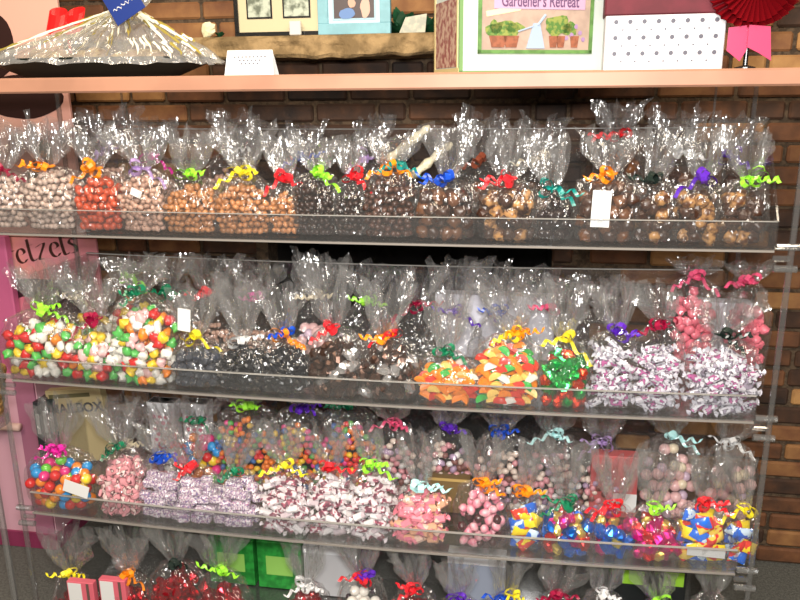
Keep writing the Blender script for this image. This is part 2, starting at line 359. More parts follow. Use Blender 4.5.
# kind -> (singular, plural words, category, cell, [(colour word, meshes, weight)])
CONT = {
 'redpeanut': ('coated_peanut', 'candy-coated peanut', 'candied peanut', (.0185, .0175, .0165), [('red-orange', [P(('rp', k), lambda k=k: p_ball(.0093, mat('red_peanut', (.60, .085, .03), .3, var=.3, vscale=90), k, .2, 8, 5, rr=(1.12, .9, .9))) for k in range(3)], 1)]),
 'mixjelly': ('jelly_candy', 'jelly candy', 'candy', (.0265, .028, .022), [('red', jelly(RED, 'red'), 4), ('yellow', jelly(YEL, 'yellow'), 3), ('green', jelly((.10, .50, .10), 'green'), 2), ('white', jelly(WHT, 'white'), 3), ('orange', jelly(ORG, 'orange'), 1)]),
 'mixjelly2': ('wrapped_jelly', 'wrapped jelly candy', 'candy', (.0265, .028, .022), [('white', jelly(WHT, 'white'), 4), ('red', jelly(RED, 'red'), 2), ('green', jelly((.10, .50, .10), 'green'), 3), ('yellow', jelly(YEL, 'yellow'), 2), ('orange', jelly(ORG, 'orange'), 1), ('pale pink', jelly((.8, .5, .5), 'pink'), 2)]),
 'licorice': ('licorice_twist', 'licorice twist', 'licorice', (.036, .022, .017), [('black', [P('lic', lambda: p_twist(.036, .0085, mat('licorice', (.014, .015, .018), .25)))], 1)]),
 'licgrey': ('licorice_drop', 'licorice drop', 'licorice', (.025, .026, .020), [('slate grey', [P(('lg', k), lambda k=k: p_ball(.0125, mat('licorice_grey', (.045, .05, .065), .35), k, .4, smooth=False)) for k in range(2)], 1)]),
 'silver': ('foil_chocolate', 'foil-wrapped chocolate', 'chocolate', (.030, .026, .021), [('brown', foil('brown', (.10, .055, .04), .3), 3), ('silver', foil('silver', (.62, .60, .60), .22), 1)]),
 'orangeslice': ('fruit_slice', 'jelly fruit slice', 'candy', (.024, .020, .019), [('orange', slc(ORG, 'orange'), 4), ('red', slc((.75, .05, .03), 'red'), 4), ('yellow', slc((.9, .6, .15), 'yellow'), 2), ('green', slc(GRN, 'green'), 1), ('white', slc(WHT, 'white'), 1)]),
 'greenfoil': ('foil_candy', 'foil-wrapped candy', 'candy', (.028, .026, .021), [('green', foil('green', (.03, .45, .10)), 3), ('red', foil('red', (.75, .06, .02)), 2)]),
 'whitetaffy': ('taffy_roll', 'taffy roll', 'taffy', (.040, .022, .0175), [('white and purple', tfy('white_purple', (.64, .62, .69), (.06, .04, .08), .044, .0085, 85, (.42, .10, .28)), 3), ('white and black', tfy('white_black', (.66, .65, .72), (.05, .04, .06), .044, .0085, 75, (.30, .26, .34)), 2)]),
 'gumball': ('gumball', 'gumball', 'gumball', (.030, .030, .026), [('red', gum(RED, 'red'), 2), ('blue', gum((.02, .30, .70), 'blue'), 2), ('yellow', gum(YEL, 'yellow'), 1), ('orange', gum(ORG, 'orange'), 2), ('magenta', gum((.75, .03, .22), 'magenta'), 2), ('green', gum((.15, .6, .05), 'green'), 1)]),
 'pinkbrown': ('wrapped_chew', 'wrapped chew', 'candy', (.026, .024, .022), [('pink and brown', [P('pb', lambda: p_foil(.028, stripes('chew_pb', (.72, .30, .34), (.10, .02, .03), (.8, .6, .58), 50), 2))], 1)]),
 'quilt': ('nougat_square', 'wrapped nougat square', 'candy', (.036, .03, .026), [('pink and white checked', [P('qs', lambda: p_block(.031, .022, .0235, [stripes('wrap_check', (.74, .70, .75), (.40, .12, .26), (.22, .18, .34), 190, w1=.50)]))], 1)]),
 'mint': ('mint_roll', 'wrapped mint roll', 'candy', (.036, .024, .019), [('white and maroon', tfy('white_maroon', (.74, .67, .70), (.42, .10, .16), .042, .0088, 55, (.16, .05, .08)), 3), ('plain white', tfy('plain_white', (.84, .80, .82), (.6, .5, .55), .042, .009, 20), 2)]),
 'pinktaffy': ('pink_taffy', 'pink taffy twist', 'taffy', (.034, .024, .021), [('pink', tfy('pink', (.82, .25, .33), (.9, .62, .5), .038, .010, 22), 3), ('peach', tfy('peach', (.85, .45, .28), (.80, .2, .3), .038, .010, 22), 1)]),
 'pinkdark': ('taffy_chunk', 'taffy chunk', 'taffy', (.028, .026, .022), [('pink', [P('pd', lambda: p_ball(.0125, mat('taffy_pink2', (.75, .22, .32), .35, col2=(.8, .45, .5), vscale=50), 1, .3, rr=(1.1, .85, .85)))], 3), ('dark brown', [P('pd2', lambda: p_ball(.011, mat('taffy_dark', (.06, .015, .02), .3), 2, .3))], 1)]),
 'packs': ('candy_packet', 'candy packet', 'candy', (.036, .020, .026), [('yellow', pack('yellow', (.88, .66, .02), (.7, .05, .03)), 3), ('blue', pack('blue', (.02, .14, .66), (.55, .7, .85)), 3), ('red', pack('red', (.72, .03, .03), (.85, .6, .1)), 2)]),
 'roundmix': ('foil_sweet', 'foil-wrapped sweet', 'candy', (.030, .024, .023), [('blue', foil('blue', (.02, .18, .75), .3, .033), 3), ('magenta', foil('magenta', (.72, .02, .24), .3, .033), 3), ('yellow', foil('yellow', (.85, .62, .15), .35, .028), 1), ('red', foil('red2', (.72, .04, .04), .3, .033), 1)]),
 'magenta': ('magenta_sweet', 'twist-wrapped sweet', 'candy', (.030, .024, .022), [('magenta', foil('magenta', (.72, .02, .24), .3, .033), 5), ('red', foil('red2', (.72, .04, .04), .3, .033), 3), ('yellow', foil('yellow', (.85, .62, .15), .35, .028), 1)]),
 'redfoil': ('foil_heart', 'foil-wrapped chocolate', 'chocolate', (.030, .026, .022), [('dark red', foil('darkred', (.45, .01, .02), .25, .032), 1)]),
 'whiteball': ('mint_ball', 'mint ball', 'candy', (.030, .03, .026), [('white', gum((.82, .78, .72), 'white'), 4), ('black', gum((.03, .02, .03), 'black', .008), 1)]),
 'beads': ('candy_bead', 'candy bead', 'candy', (.021, .03, .019), [('orange', gum((.85, .22, .03), 'o2', .0095), 4), ('yellow', gum((.85, .55, .04), 'y2', .0095), 3), ('red', gum((.72, .05, .06), 'r2', .0095), 3), ('magenta', gum((.75, .05, .28), 'm2', .0095), 1), ('blue', gum((.05, .22, .5), 'b2', .0095), 1), ('green', gum((.1, .45, .1), 'g2', .0095), 1)]),
 'palepink': ('pastel_candy', 'pastel candy', 'candy', (.030, .03, .026), [('pale pink', gum((.80, .50, .50), 'pp', .015), 3), ('lilac', gum((.60, .45, .58), 'pl', .013), 1), ('cream', gum((.80, .68, .50), 'pc', .014), 1)]),
 'pinkcrys': ('rock_candy', 'rock candy piece', 'candy', (.024, .03, .020), [('rose pink', choc('rose', (.80, .18, .25), .013, .3), 1)]),
 'clusters': ('chocolate_cluster', 'nut cluster', 'chocolate', (.029, .026, .024), [('dark chocolate', choc('dark', (.045, .018, .010)), 3), ('milk chocolate', choc('milk', (.13, .05, .02)), 2)]),
 'swirl': ('caramel_cluster', 'nut cluster', 'chocolate', (.029, .026, .024), [('chocolate and caramel', choc('caramel', (.09, .035, .015), .0155, .3, (.42, .22, .08)), 2), ('dark chocolate', choc('dark', (.045, .018, .010)), 2)]),
 'darkballs': ('chocolate_ball', 'chocolate ball', 'chocolate', (.024, .026, .022), [('dark chocolate', gum((.020, .010, .010), 'dk', .0118), 1)]),
}
PINKMIX = [mat('bit_rose', (.66, .30, .34), .35), mat('bit_cream', (.72, .60, .52), .35), mat('bit_brown', (.20, .08, .07), .4), mat('bit_white', (.78, .76, .76), .35), mat('bit_lilac', (.40, .28, .42), .4)]
BRIGHTMIX = [mat('bit_orange', (.85, .22, .03), .3), mat('bit_yellow', (.85, .55, .04), .3), mat('bit_red', (.70, .05, .05), .3), mat('bit_magenta', (.72, .06, .26), .3), mat('bit_blue', (.06, .16, .42), .3), mat('bit_green', (.1, .42, .08), .3)]
STUFF = {
 'pinkmix': ('pastel_candy_bits', 'small pink and cream candy bits', .0105, PINKMIX, .5),
 'brightmix': ('bright_candy_bits', 'small orange and yellow candy bits', .0098, BRIGHTMIX, .4),   # nuts and raisins past counting: name, words, size, material, shape
 'cream': ('yogurt_peanuts', 'cream-coloured coated peanuts', .0082, mat('yogurt_nut', (.62, .47, .40), .4, var=.35, vscale=70), .3),
 'tan': ('pink_tan_peanuts', 'pinkish tan glazed peanuts', .0078, mat('tan_nut', (.60, .37, .28), .4, var=.4, vscale=70), .3),
 'toffee': ('toffee_peanuts', 'butter-toffee peanuts', .0082, mat('toffee_nut', (.56, .24, .09), .35, var=.45, vscale=60), .5),
 'raisins': ('chocolate_raisins', 'chocolate-covered raisins', .0085, mat('raisin', (.085, .034, .022), .28, var=.5, vscale=60), .5),
 'bark': ('chocolate_pieces', 'dark chocolate pieces', .0080, mat('bark', (.035, .016, .012), .28, var=.5, vscale=60), .6),
}
def pouch_half(t):                   # share of the half width at height share t of the filled part
    return .90+.16*math.sin(min(1, t*1.05)*PI*.9)-.10*max(0, t-.8)/.2
def cells(w_, d, h, cell, rnd, rear=False):
    cx, cy, cz = cell; nx = max(2, round(w_*.98/cx)); ny = max(1, round(d*.9/cy)); nz = max(2, int(h/cz))
    out = []
    for k in range(nz+1):
        for j in range(ny):
            for i in range(nx):
                off = .25 if (k+j) % 2 else -.25
                u = (i+.5+off)/nx*2-1; v = (j/(ny-1)*2-1 if ny > 1 else 0)
                if abs(u) > 1.0: continue
                t = (k+.5)*cz/h
                top = 1.02-.22*abs(u)**2.2-.07*abs(v)**2+.10*noise.noise(Vector((u*2, v*2, w_*90)))
                if t > top: continue
                toplayer = t+cz/h > top
                if j > (0 if rear else 1) and not toplayer: continue
                if rear and j > 1: continue
                hs = pouch_half(t)
                if (abs(u)**3+abs(v)**3)**(1/3) > 1.05: v *= .80
                out.append((u*hs*(w_/2-cx*.42)+rnd.uniform(-.22, .22)*cx, v*hs*max(0, d/2-cy*.42)+rnd.uniform(-.12, .12)*cy, .003+(k+.42)*cz+(rnd.uniform(-.28, .28) if k else 0)*cz))
    return out
def film(w_, d, h, tie, top, seed, rnd):
    n = 54; vs = []; fs = []; rows = []
    sx = rnd.uniform(-.008, .008); lean = rnd.uniform(-.02, .02)
    def ring(z, hw, hd, ex, amp, fold, cx=0):
        base = len(vs)
        for j in range(n):
            a = 2*PI*j/n; c, s = math.cos(a), math.sin(a)
            rr = (abs(c)**ex+abs(s)**ex)**(-1/ex)
            q = Vector((c*2.2, s*2.2, z*26+seed*3.1)); d1 = noise.noise(q*1.4)*amp+noise.noise(q*4+Vector((0, 0, 9)))*amp*.6
            f = 1+fold*(math.sin(a*9+seed)+.7*math.sin(a*17+seed*2+z*20)+.6*noise.noise(Vector((c*6, s*6, seed+z*8))))
            vs.append((cx+c*rr*hw*f+c*d1, s*rr*hd*f+s*d1, z+d1*.4))
        rows.append(base)
    ring(.0015, w_*.40, d*.36, 3, 0, 0)
    npz = 13
    for i in range(npz):
        t = i/(npz-1); z = .004+h*t; hs = pouch_half(t); ring(z, w_/2*hs+.005, d/2*hs+.005, 3.2-.6*t, .0055, .010+.025*t)
    ns = 8
    for i in range(1, ns+1):
        t = i/ns; z = h+(tie-h)*t; s = (1-t)**.6
        ring(z, .013+(w_/2*.98-.013)*s, .011+(d/2*.98-.011)*s, 2+s, .009*s+.001, .05+.10*t, sx*t)
    split = len(rows)-1
    nt_ = 11; spread = rnd.uniform(.24, .42)
    for i in range(1, nt_+1):
        t = i/nt_; z = tie+(top-tie)*t
        r = .012+(w_*spread)*(t**.75)*(1-.15*t*t)
        base = len(vs)
        for j in range(n):
            a = 2*PI*j/n; c, s = math.cos(a), math.sin(a)
            f = 1+.25*math.sin(a*5+seed)+.22*math.sin(a*11+seed*1.7+t)+.16*math.sin(a*23+seed*.7+t)+.4*noise.noise(Vector((c*3, s*3, seed+t*3)))
            hz = (top-tie)*(.30*noise.noise(Vector((c*1.6, s*1.6, seed*2.2)))+.12*math.sin(a*7+seed))*t
            q = Vector((c*4.5, s*4.5, z*11+seed)); jx = noise.noise(q)*.018*min(1, t*2.5); jz = noise.noise(q+Vector((31, 7, 2)))*.010*min(1, t*2)
            vs.append((sx+lean*t+c*r*f+jx, s*r*.7*f+jx*.8, z+hz+jz))
        rows.append(base)
    def quads(a, b_):
        o = []
        for i in range(a, b_):
            for j in range(n): o.append((rows[i]+j, rows[i]+(j+1) % n, rows[i+1]+(j+1) % n, rows[i+1]+j))
        return o
    body = MB().add(vs[:rows[split]+n], [tuple(range(n))[::-1]]+quads(0, split))
    r0_ = rows[split]; ruf = MB().add(vs[r0_:], [tuple(i-r0_ for i in q) for q in quads(split, len(rows)-1)])
    return body, ruf, sx
RIB = {'lime': (.35, .85, .05), 'red': (.75, .02, .03), 'orange': (.95, .28, .01), 'yellow': (.9, .75, .03), 'purple': (.10, .02, .42), 'lilac': (.42, .28, .55),
       'green': (.01, .20, .09), 'teal': (.01, .28, .24), 'blue': (.01, .07, .50), 'black': (.015, .025, .02), 'silver': (.7, .7, .7), 'maroon': (.30, .005, .04),
       'pink': (.80, .10, .22), 'magenta': (.75, .02, .35), 'aqua': (.5, .85, .85), 'cream': (.8, .7, .5), 'brown': (.25, .06, .03)}
def ribbon_mb(rnd, size=1.0):
    size *= 1.15
    m = MB(); m.tube([(.0145*math.cos(a*PI/5), .013*math.sin(a*PI/5), .0015*math.sin(a*1.3)) for a in range(11)], .0024, 5)
    for k in range(rnd.choice((3, 4, 4, 5))):          # loops of the bow, facing out
        a = rnd.uniform(-PI*.95, -PI*.05); el = rnd.uniform(-.5, .9); L = rnd.uniform(.020, .030)*size
        d = Vector((math.cos(a)*math.cos(el), math.sin(a)*.7, math.sin(el))).normalized(); sd = d.cross(Vector((0, -1, .3))); sd = (sd if sd.length > .1 else Vector((0, 0, 1))).normalized()
        wd = d.cross(sd).normalized()*.0052*size
        c0 = Vector((0, -.014, 0)); pts = []; ws = []
        for i in range(9):
            t = i/8*2*PI; pts.append(c0+d*(L*(1-math.cos(t))/2)+sd*(math.sin(t)*L*.36)); ws.append(wd)
        m.strip(pts, ws)
    for k in range(rnd.choice((1, 2, 2))):             # curling tails
        sx_ = rnd.choice((-1, 1)); L = rnd.uniform(.03, .055)*size; tn = rnd.uniform(1.5, 3); pts = []; ws = []; dr = rnd.uniform(-.9, .3)
        for i in range(19):
            t = i/18; a = t*tn*2*PI
            pts.append((sx_*(.006+L*t)+.0, -.018-.006*math.cos(a), L*dr*t+.007*math.sin(a))); ws.append(Vector((sx_*.0032, 0, .0012))*size)
        m.strip(pts, ws)
    return m
PLACE = ['top acrylic shelf', 'second acrylic shelf', 'third acrylic shelf', 'bottom acrylic shelf']
seedn = [0]
def bag(t, px, wpx, ctop, tie, top, kind, rib, words, where, y=.052, ribname=None, rsize=1.0, pile=None, dsc=.95, rib2=None):
    """one tied bag: filled part from the shelf up to the picture height CTOP at its front, tie at TIE, ruffle top at TOP"""
    seedn[0] += 1; rnd = random.Random(seedn[0]*17+3)
    base = at(px, {0: 236, 1: 395, 2: 530, 3: 660}[t], y); x = base.x; z = deckz(t, x)+.001
    sc_ = (at(px+50, 300, y)-at(px-50, 300, y)).length/100 if False else (at(px+.5, ctop, y).x-at(px-.5, ctop, y).x)
    w_ = wpx*sc_*(1.14 if y > .2 else 1.0); yf = y
    h = max(.035, at(px, ctop, yf).z-z); zt = max(h+.014, at(px, tie, yf).z-z); zp = max(zt+.03, at(px, top, yf).z-z)
    d = min(.105, max(.055, w_*.72))*dsc
    b_ = empty('candy_bag', (x, y, z), rnd.uniform(-.08, .08))
    tag(b_, words, 'candy bag', 'cellophane candy bags on the '+PLACE[t])
    body, ruf, sx = film(w_, d, h, zt, zp, seedn[0]*1.37, rnd)
    body.build('pouch', FILM, b_); ruf.build('gathered_top', RUFF, b_)
    if rib:
        o = ribbon_mb(rnd, rsize).build('ribbon', mat('ribbon_'+rib, RIB[rib], .25, spec=.7), b_, (sx, 0, zt))
        if rib2: ribbon_mb(rnd, rsize*.8).build('ribbon', mat('ribbon_'+rib2, RIB[rib2], .25, spec=.7), b_, (sx+.012, 0, zt+.006), (0, 0, .5))
    # contents
    if kind in STUFF:
        nm, wd, s, m_, amp = STUFF[kind]; mb = MB()
        shp = [ball(6, 4, (s*1.1, s*.85, s*.85), lambda q, k=k: 1+amp*.6*noise.noise(q/s*1.3+Vector((k*5, 0, 0)))) for k in range(5)]
        for p in cells(w_, d, h, (s*1.75, s*1.9, s*1.6), rnd, y > .2):
            v, f = rnd.choice(shp); T = Matrix.Translation(p) @ Matrix.Rotation(rnd.uniform(0, 6.28), 4, Vector((rnd.random(), rnd.random(), rnd.random()+.1))); mb.add(v, f, min(len(m_)-1, int(len(m_)*rnd.random()**1.35)) if isinstance(m_, list) else 0, T)
        o = mb.build(nm, m_, None, b_.location, b_.rotation_euler, True)
        tag(o, wd+' filling the '+where, 'nuts' if 'peanut' in nm else 'candy' if 'candy' in nm else 'chocolate', nm.replace('_', ' ')+' in bags', 'stuff')
    elif kind:
        nm, wd, cat, cell, cols = CONT[kind]
        wts = [c[2] for c in cols]; Rz = Matrix.Rotation(b_.rotation_euler.z, 4, 'Z')
        flat = nm in ('taffy_roll', 'mint_roll', 'licorice_twist', 'candy_packet', 'nougat_square', 'pink_taffy', 'fruit_slice')
        for p in cells(w_, d, h, cell, rnd, y > .2):
            cw, ms, _ = rnd.choices(cols, wts)[0]
            o = bpy.data.objects.new(nm, rnd.choice(ms)); C.objects.link(o); o.location = Vector(b_.location)+Rz @ Vector(p)
            if nm == 'nougat_square': o.rotation_euler = (rnd.uniform(-.15, .15), rnd.uniform(-.12, .12), rnd.uniform(-.3, .3))
            elif flat: o.rotation_euler = (rnd.uniform(-.5, .5), rnd.uniform(-.7, .7), rnd.uniform(-.5, .5))
            else: o.rotation_euler = (rnd.uniform(0, 6), rnd.uniform(0, 6), rnd.uniform(0, 6))
            o['label'] = cw+' '+wd+' in the '+where; o['category'] = cat; o['group'] = cw+' '+wd+' pieces in the '+where
    return b_, (w_, d, h, zt)
def price(b_, dims, px, py, wp, hp, rot=0):
    w_, d, h, zt = dims; y = b_.location.y-d/2-.0075; p = at(px, py, y); s = (at(px+1, py, y)-p).length
    m = MB(); m.box(-wp*s/2, wp*s/2, -.0006, .0006, -hp*s/2, hp*s/2)
    o = m.build('price_label', mat('white_paper', (.66, .66, .65), .7), None, p, (0, rot, 0)); o.parent = b_
    o.matrix_parent_inverse = Matrix.Identity(4); o.location = b_.matrix_basis.inverted() @ p
#BAGS
def bag2(t, px, wpx, ctop, tie, top, kind, rib, cont, where, **k):
    lab = 'cellophane bag of '+cont+', '+where
    wh = k.pop('wh', None) or where
    return bag(t, px, wpx, ctop, tie, top, kind, rib, lab, wh, **k)
def A(t, rows, y):
    for r in rows:
        k = dict(r[9]) if len(r) > 9 else {}
        k.setdefault('y', y); pr = k.pop('price', None); wh = k.pop('wh', r[8])
        b_, dm = bag(t, r[0], r[1], r[2], r[3], r[4], r[5], r[6], 'cellophane bag of '+r[7]+', the '+r[8], wh, **k)
        if pr: price(b_, dm, *pr)
TOP = [
 (12, 44, 176, 170, 128, 'cream', 'maroon', 'cream peanuts', 'leftmost bag on the top shelf'),
 (60, 47, 173, 166, 122, 'cream', 'orange', 'cream peanuts', 'orange-tied bag left of the red peanuts'),
 (106, 44, 179, 168, 130, 'redpeanut', 'orange', 'red coated peanuts', 'red peanut bag on the top shelf'),
 (150, 44, 177, 168, 132, 'tan', 'lilac', 'pinkish tan peanuts', 'tan peanut bag right of the red peanuts', {'price': (136, 193, 11, 7, .4)}),
 (197, 50, 188, 174, 134, 'toffee', 'lime', 'toffee peanuts', 'lime-tied bag on the top shelf left half'),
 (247, 52, 187, 172, 126, 'toffee', 'yellow', 'toffee peanuts', 'yellow-tied bag of nuts on the top shelf'),
 (287, 30, 194, 178, 138, 'toffee', 'red', 'toffee peanuts', 'narrow red-tied bag between nuts and chocolate'),
 (318, 42, 180, 172, 142, 'bark', 'lime', 'chocolate pieces', 'lime-tied bag of chocolate pieces'),
 (352, 32, 192, 176, 140, 'bark', 'red', 'chocolate pieces', 'dark bag with the striped red bow'),
 (391, 50, 176, 166, 136, 'raisins', 'orange', 'chocolate raisins', 'orange-tied raisin bag on the top shelf', {'rib2': 'teal'}),
 (445, 58, 188, 178, 128, 'clusters', 'blue', 'chocolate clusters', 'blue-tied cluster bag on the top shelf'),
 (507, 58, 190, 178, 130, 'swirl', 'red', 'caramel clusters', 'caramel cluster bag with a red stripe bow'),
 (552, 38, 200, 188, 140, 'darkballs', 'teal', 'dark chocolate balls', 'teal-tied bag on the top shelf'),
 (604, 62, 184, 173, 134, 'clusters', 'orange', 'chocolate clusters', 'cluster bag with the white label', {'price': (601, 209, 19, 38, .03)}),
 (653, 42, 192, 180, 132, 'swirl', 'black', 'caramel clusters', 'black-tied bag on the top shelf'),
 (694, 48, 190, 178, 128, 'swirl', 'purple', 'caramel clusters', 'purple-tied bag on the top shelf'),
 (740, 44, 190, 178, 136, 'swirl', 'lime', 'caramel clusters', 'lime-tied cluster bag at the shelf right end'),
]
A(0, TOP, .050)
TOPB = [
 (125, 46, 168, 148, 112, 'tan', 'lilac', 'peanuts', 'rear bag with the lilac bow behind red peanuts'),
 (162, 44, 172, 155, 122, 'tan', 'magenta', 'peanuts', 'rear bag with the small magenta bow'),
 (236, 46, 170, 150, 112, 'tan', 'silver', 'peanuts', 'rear bag standing tall behind the toffee nuts'),
 (305, 50, 178, 158, 126, 'bark', 'blue', 'chocolate', 'rear bag with a blue bow behind chocolate pieces'),
 (372, 42, 180, 158, 122, 'raisins', 'lilac', 'chocolate raisins', 'rear raisin bag with the lilac bow'),
 (480, 50, 182, 160, 116, 'clusters', 'brown', 'chocolate clusters', 'rear bag with the brown bow behind clusters'),
 (536, 48, 182, 158, 120, 'clusters', 'cream', 'chocolate clusters', 'rear bag with the cream bow above dark balls'),
 (616, 44, 158, 134, 104, 'clusters', 'red', 'chocolate clusters', 'tallest rear bag with a bright red bow'),
 (672, 46, 178, 152, 112, 'clusters', 'silver', 'chocolate clusters', 'rear bag between black and purple bows'),
 (724, 44, 180, 156, 118, 'clusters', 'purple', 'chocolate clusters', 'rear bag at the top shelf right end'),
]
A(0, TOPB, .235)
SEC = [
 (54, 72, 322, 308, 268, 'mixjelly', 'lime', 'red yellow and green jelly candy', 'leftmost bag on the second shelf', {'rsize': 1.1}),
 (106, 50, 338, 318, 282, 'mixjelly2', 'maroon', 'white and green jelly candy', 'jelly bag second from the left'),
 (153, 60, 312, 292, 262, 'mixjelly2', 'green', 'mixed jelly candy', 'tall green-tied jelly bag', {'price': (184, 320, 13, 22, .1)}),
 (203, 48, 348, 336, 292, 'licgrey', 'yellow', 'slate grey licorice', 'yellow-tied licorice bag'),
 (245, 50, 352, 338, 280, 'licorice', 'silver', 'black licorice', 'silver-tied licorice bag'),
 (288, 52, 352, 334, 288, 'licorice', 'orange', 'black licorice', 'orange-tied licorice bag', {'rib2': 'blue'}),
 (338, 54, 340, 326, 268, 'silver', 'red', 'silver and brown foil chocolates', 'foil chocolate bag right of the licorice'),
 (388, 58, 348, 336, 284, 'silver', 'orange', 'silver and brown foil chocolates', 'foil chocolate bag beside the orange slices', {'rib2': 'red'}),
 (448, 58, 366, 350, 296, 'orangeslice', 'green', 'orange and red fruit slices', 'green-tied fruit slice bag'),
 (507, 62, 346, 332, 288, 'orangeslice', 'yellow', 'orange and red fruit slices', 'yellow-tied fruit slice bag', {'rib2': 'orange'}),
 (563, 50, 354, 338, 284, 'greenfoil', 'yellow', 'green and red foil candy', 'green foil bag on the second shelf'),
 (609, 46, 344, 330, 284, 'whitetaffy', 'purple', 'white and purple taffy rolls', 'purple-tied taffy bag'),
 (654, 54, 348, 322, 288, 'whitetaffy', 'maroon', 'white and purple taffy rolls', 'maroon-tied taffy bag'),
 (718, 72, 352, 334, 296, 'whitetaffy', 'black', 'white and purple taffy rolls', 'wide black-tied taffy bag'),
]
A(1, SEC, .052)
SECB = [
 (92, 44, 322, 296, 262, 'mixjelly2', 'cream', 'jelly candy', 'rear jelly bag at the second shelf left end'),
 (140, 44, 302, 276, 258, 'mixjelly', 'lime', 'jelly candy', 'rear jelly bag with the lime bow'),
 (178, 42, 318, 292, 258, 'tan', 'green', 'nuts', 'rear bag behind the tall jelly bag'),
 (218, 46, 322, 292, 258, 'tan', 'red', 'nuts', 'rear bag behind the slate grey licorice'),
 (262, 44, 325, 298, 264, 'tan', 'magenta', 'nuts', 'rear bag behind the black licorice'),
 (320, 48, 325, 296, 258, 'palepink', 'cream', 'pastel candy', 'rear bag behind the silver foil chocolates'),
 (372, 50, 330, 300, 268, 'silver', 'lime', 'foil chocolates', 'rear foil bag with the lime bow'),
 (418, 48, 330, 302, 270, None, 'maroon', 'nothing but crumpled wrap', 'rear empty-looking bag with the maroon bow'),
 (452, 52, 335, 310, 262, None, 'purple', 'crumpled wrap', 'rear bag rising above the fruit slices'),
 (498, 50, 338, 312, 268, None, 'blue', 'crumpled wrap', 'rear bag with the blue bow'),
 (545, 48, 330, 306, 274, None, 'pink', 'crumpled wrap', 'rear bag left of the purple bow'),
 (592, 44, 338, 308, 280, None, None, 'crumpled wrap', 'rear untied bag behind the white taffy'),
]
A(1, SECB, .235)
A(1, [(684, 40, 288, 276, 258, 'pinkcrys', 'pink', 'rose pink rock candy', 'tall pink bag behind the taffy'),
      (737, 38, 302, 280, 262, 'pinkcrys', 'pink', 'rose pink rock candy', 'pink bag at the second shelf right end')], .30)
THI = [
 (72, 62, 462, 448, 405, 'gumball', 'magenta', 'big mixed gumballs', 'gumball bag on the third shelf', {'price': (76, 489, 24, 12, .3)}),
 (130, 44, 462, 446, 408, 'pinkbrown', 'green', 'pink and brown chews', 'chew bag right of the gumballs'),
 (166, 38, 472, 454, 424, 'quilt', 'blue', 'checked nougat squares', 'narrow blue-tied nougat bag'),
 (200, 50, 482, 466, 428, 'quilt', 'red', 'checked nougat squares', 'red-tied nougat bag'),
 (241, 48, 484, 470, 428, 'quilt', 'green', 'checked nougat squares', 'green-tied nougat bag'),
 (290, 52, 480, 464, 424, 'mint', 'yellow', 'white and maroon mint rolls', 'yellow-tied mint roll bag'),
 (334, 46, 482, 466, 430, 'mint', 'red', 'white and maroon mint rolls', 'red-tied mint roll bag'),
 (374, 48, 482, 462, 428, 'mint', 'lime', 'white and maroon mint rolls', 'lime-tied mint roll bag'),
 (420, 54, 496, 484, 440, 'pinktaffy', 'aqua', 'pink taffy twists', 'aqua-tied pink taffy bag', {'rsize': 1.2}),
 (481, 50, 494, 480, 440, 'pinkdark', 'orange', 'pink and dark taffy chunks', 'orange-tied taffy chunk bag'),
 (524, 32, 506, 488, 446, 'packs', 'orange', 'blue and yellow packets', 'narrow packet bag right of the taffy chunks'),
 (567, 52, 514, 500, 446, 'roundmix', 'green', 'blue and magenta foil sweets', 'green-tied foil sweet bag'),
 (612, 42, 518, 502, 452, 'roundmix', 'red', 'red and blue foil sweets', 'red-tied foil sweet bag'),
 (653, 52, 520, 504, 454, 'magenta', 'lime', 'magenta twist-wrapped sweets', 'magenta bag on the third shelf', {'rsize': .8}),
 (703, 50, 514, 500, 452, 'packs', 'red', 'yellow and blue packets', 'red-tied packet bag', {'price': (706, 553, 38, 9, 0)}),
 (741, 28, 522, 506, 458, 'packs', 'yellow', 'yellow packets', 'narrow bag at the third shelf right end'),
]
A(2, THI, .052)
THB = [
 (140, 40, 462, 442, 400, 'pinkmix', 'cream', 'pink candy bits', 'rear bag behind the brown chews'),
 (178, 40, 462, 440, 402, 'pinkmix', 'red', 'pink candy bits', 'rear bag behind the nougat squares'),
 (212, 40, 436, 420, 400, 'gumball', 'green', 'small mixed gumballs', 'rear gumball bag by the spotted boxes'),
 (255, 52, 418, 404, 392, 'brightmix', 'lime', 'orange and yellow candy bits', 'rear bead bag above the green bow'),
 (305, 52, 422, 406, 392, 'brightmix', 'purple', 'orange and yellow candy bits', 'rear bead bag above the yellow bow'),
 (352, 50, 420, 405, 394, 'brightmix', 'green', 'orange and yellow candy bits', 'rear bead bag above the red bow'),
 (396, 40, 438, 420, 404, 'pinkmix', 'pink', 'pink candy bits', 'rear pink bag above the lime bow'),
 (446, 48, 442, 426, 406, 'pinkmix', 'purple', 'pink candy bits', 'rear pastel bag above the aqua bow'),
 (500, 46, 448, 430, 408, 'pinkmix', 'blue', 'pink candy bits', 'rear pastel bag between the orange bows'),
 (548, 46, 450, 432, 410, 'pinkmix', 'aqua', 'pink candy bits', 'rear pastel bag behind the foil sweets'),
 (598, 48, 462, 440, 412, 'pinkmix', 'lilac', 'pink candy bits', 'rear pastel bag above the red foil sweets'),
 (662, 50, 452, 434, 410, 'palepink', 'aqua', 'pale pink candy', 'rear pastel bag above the magenta sweets'),
 (722, 46, 462, 440, 416, 'palepink', 'silver', 'pale pink candy', 'rear pastel bag at the right end'),
]
A(2, THB, .245)
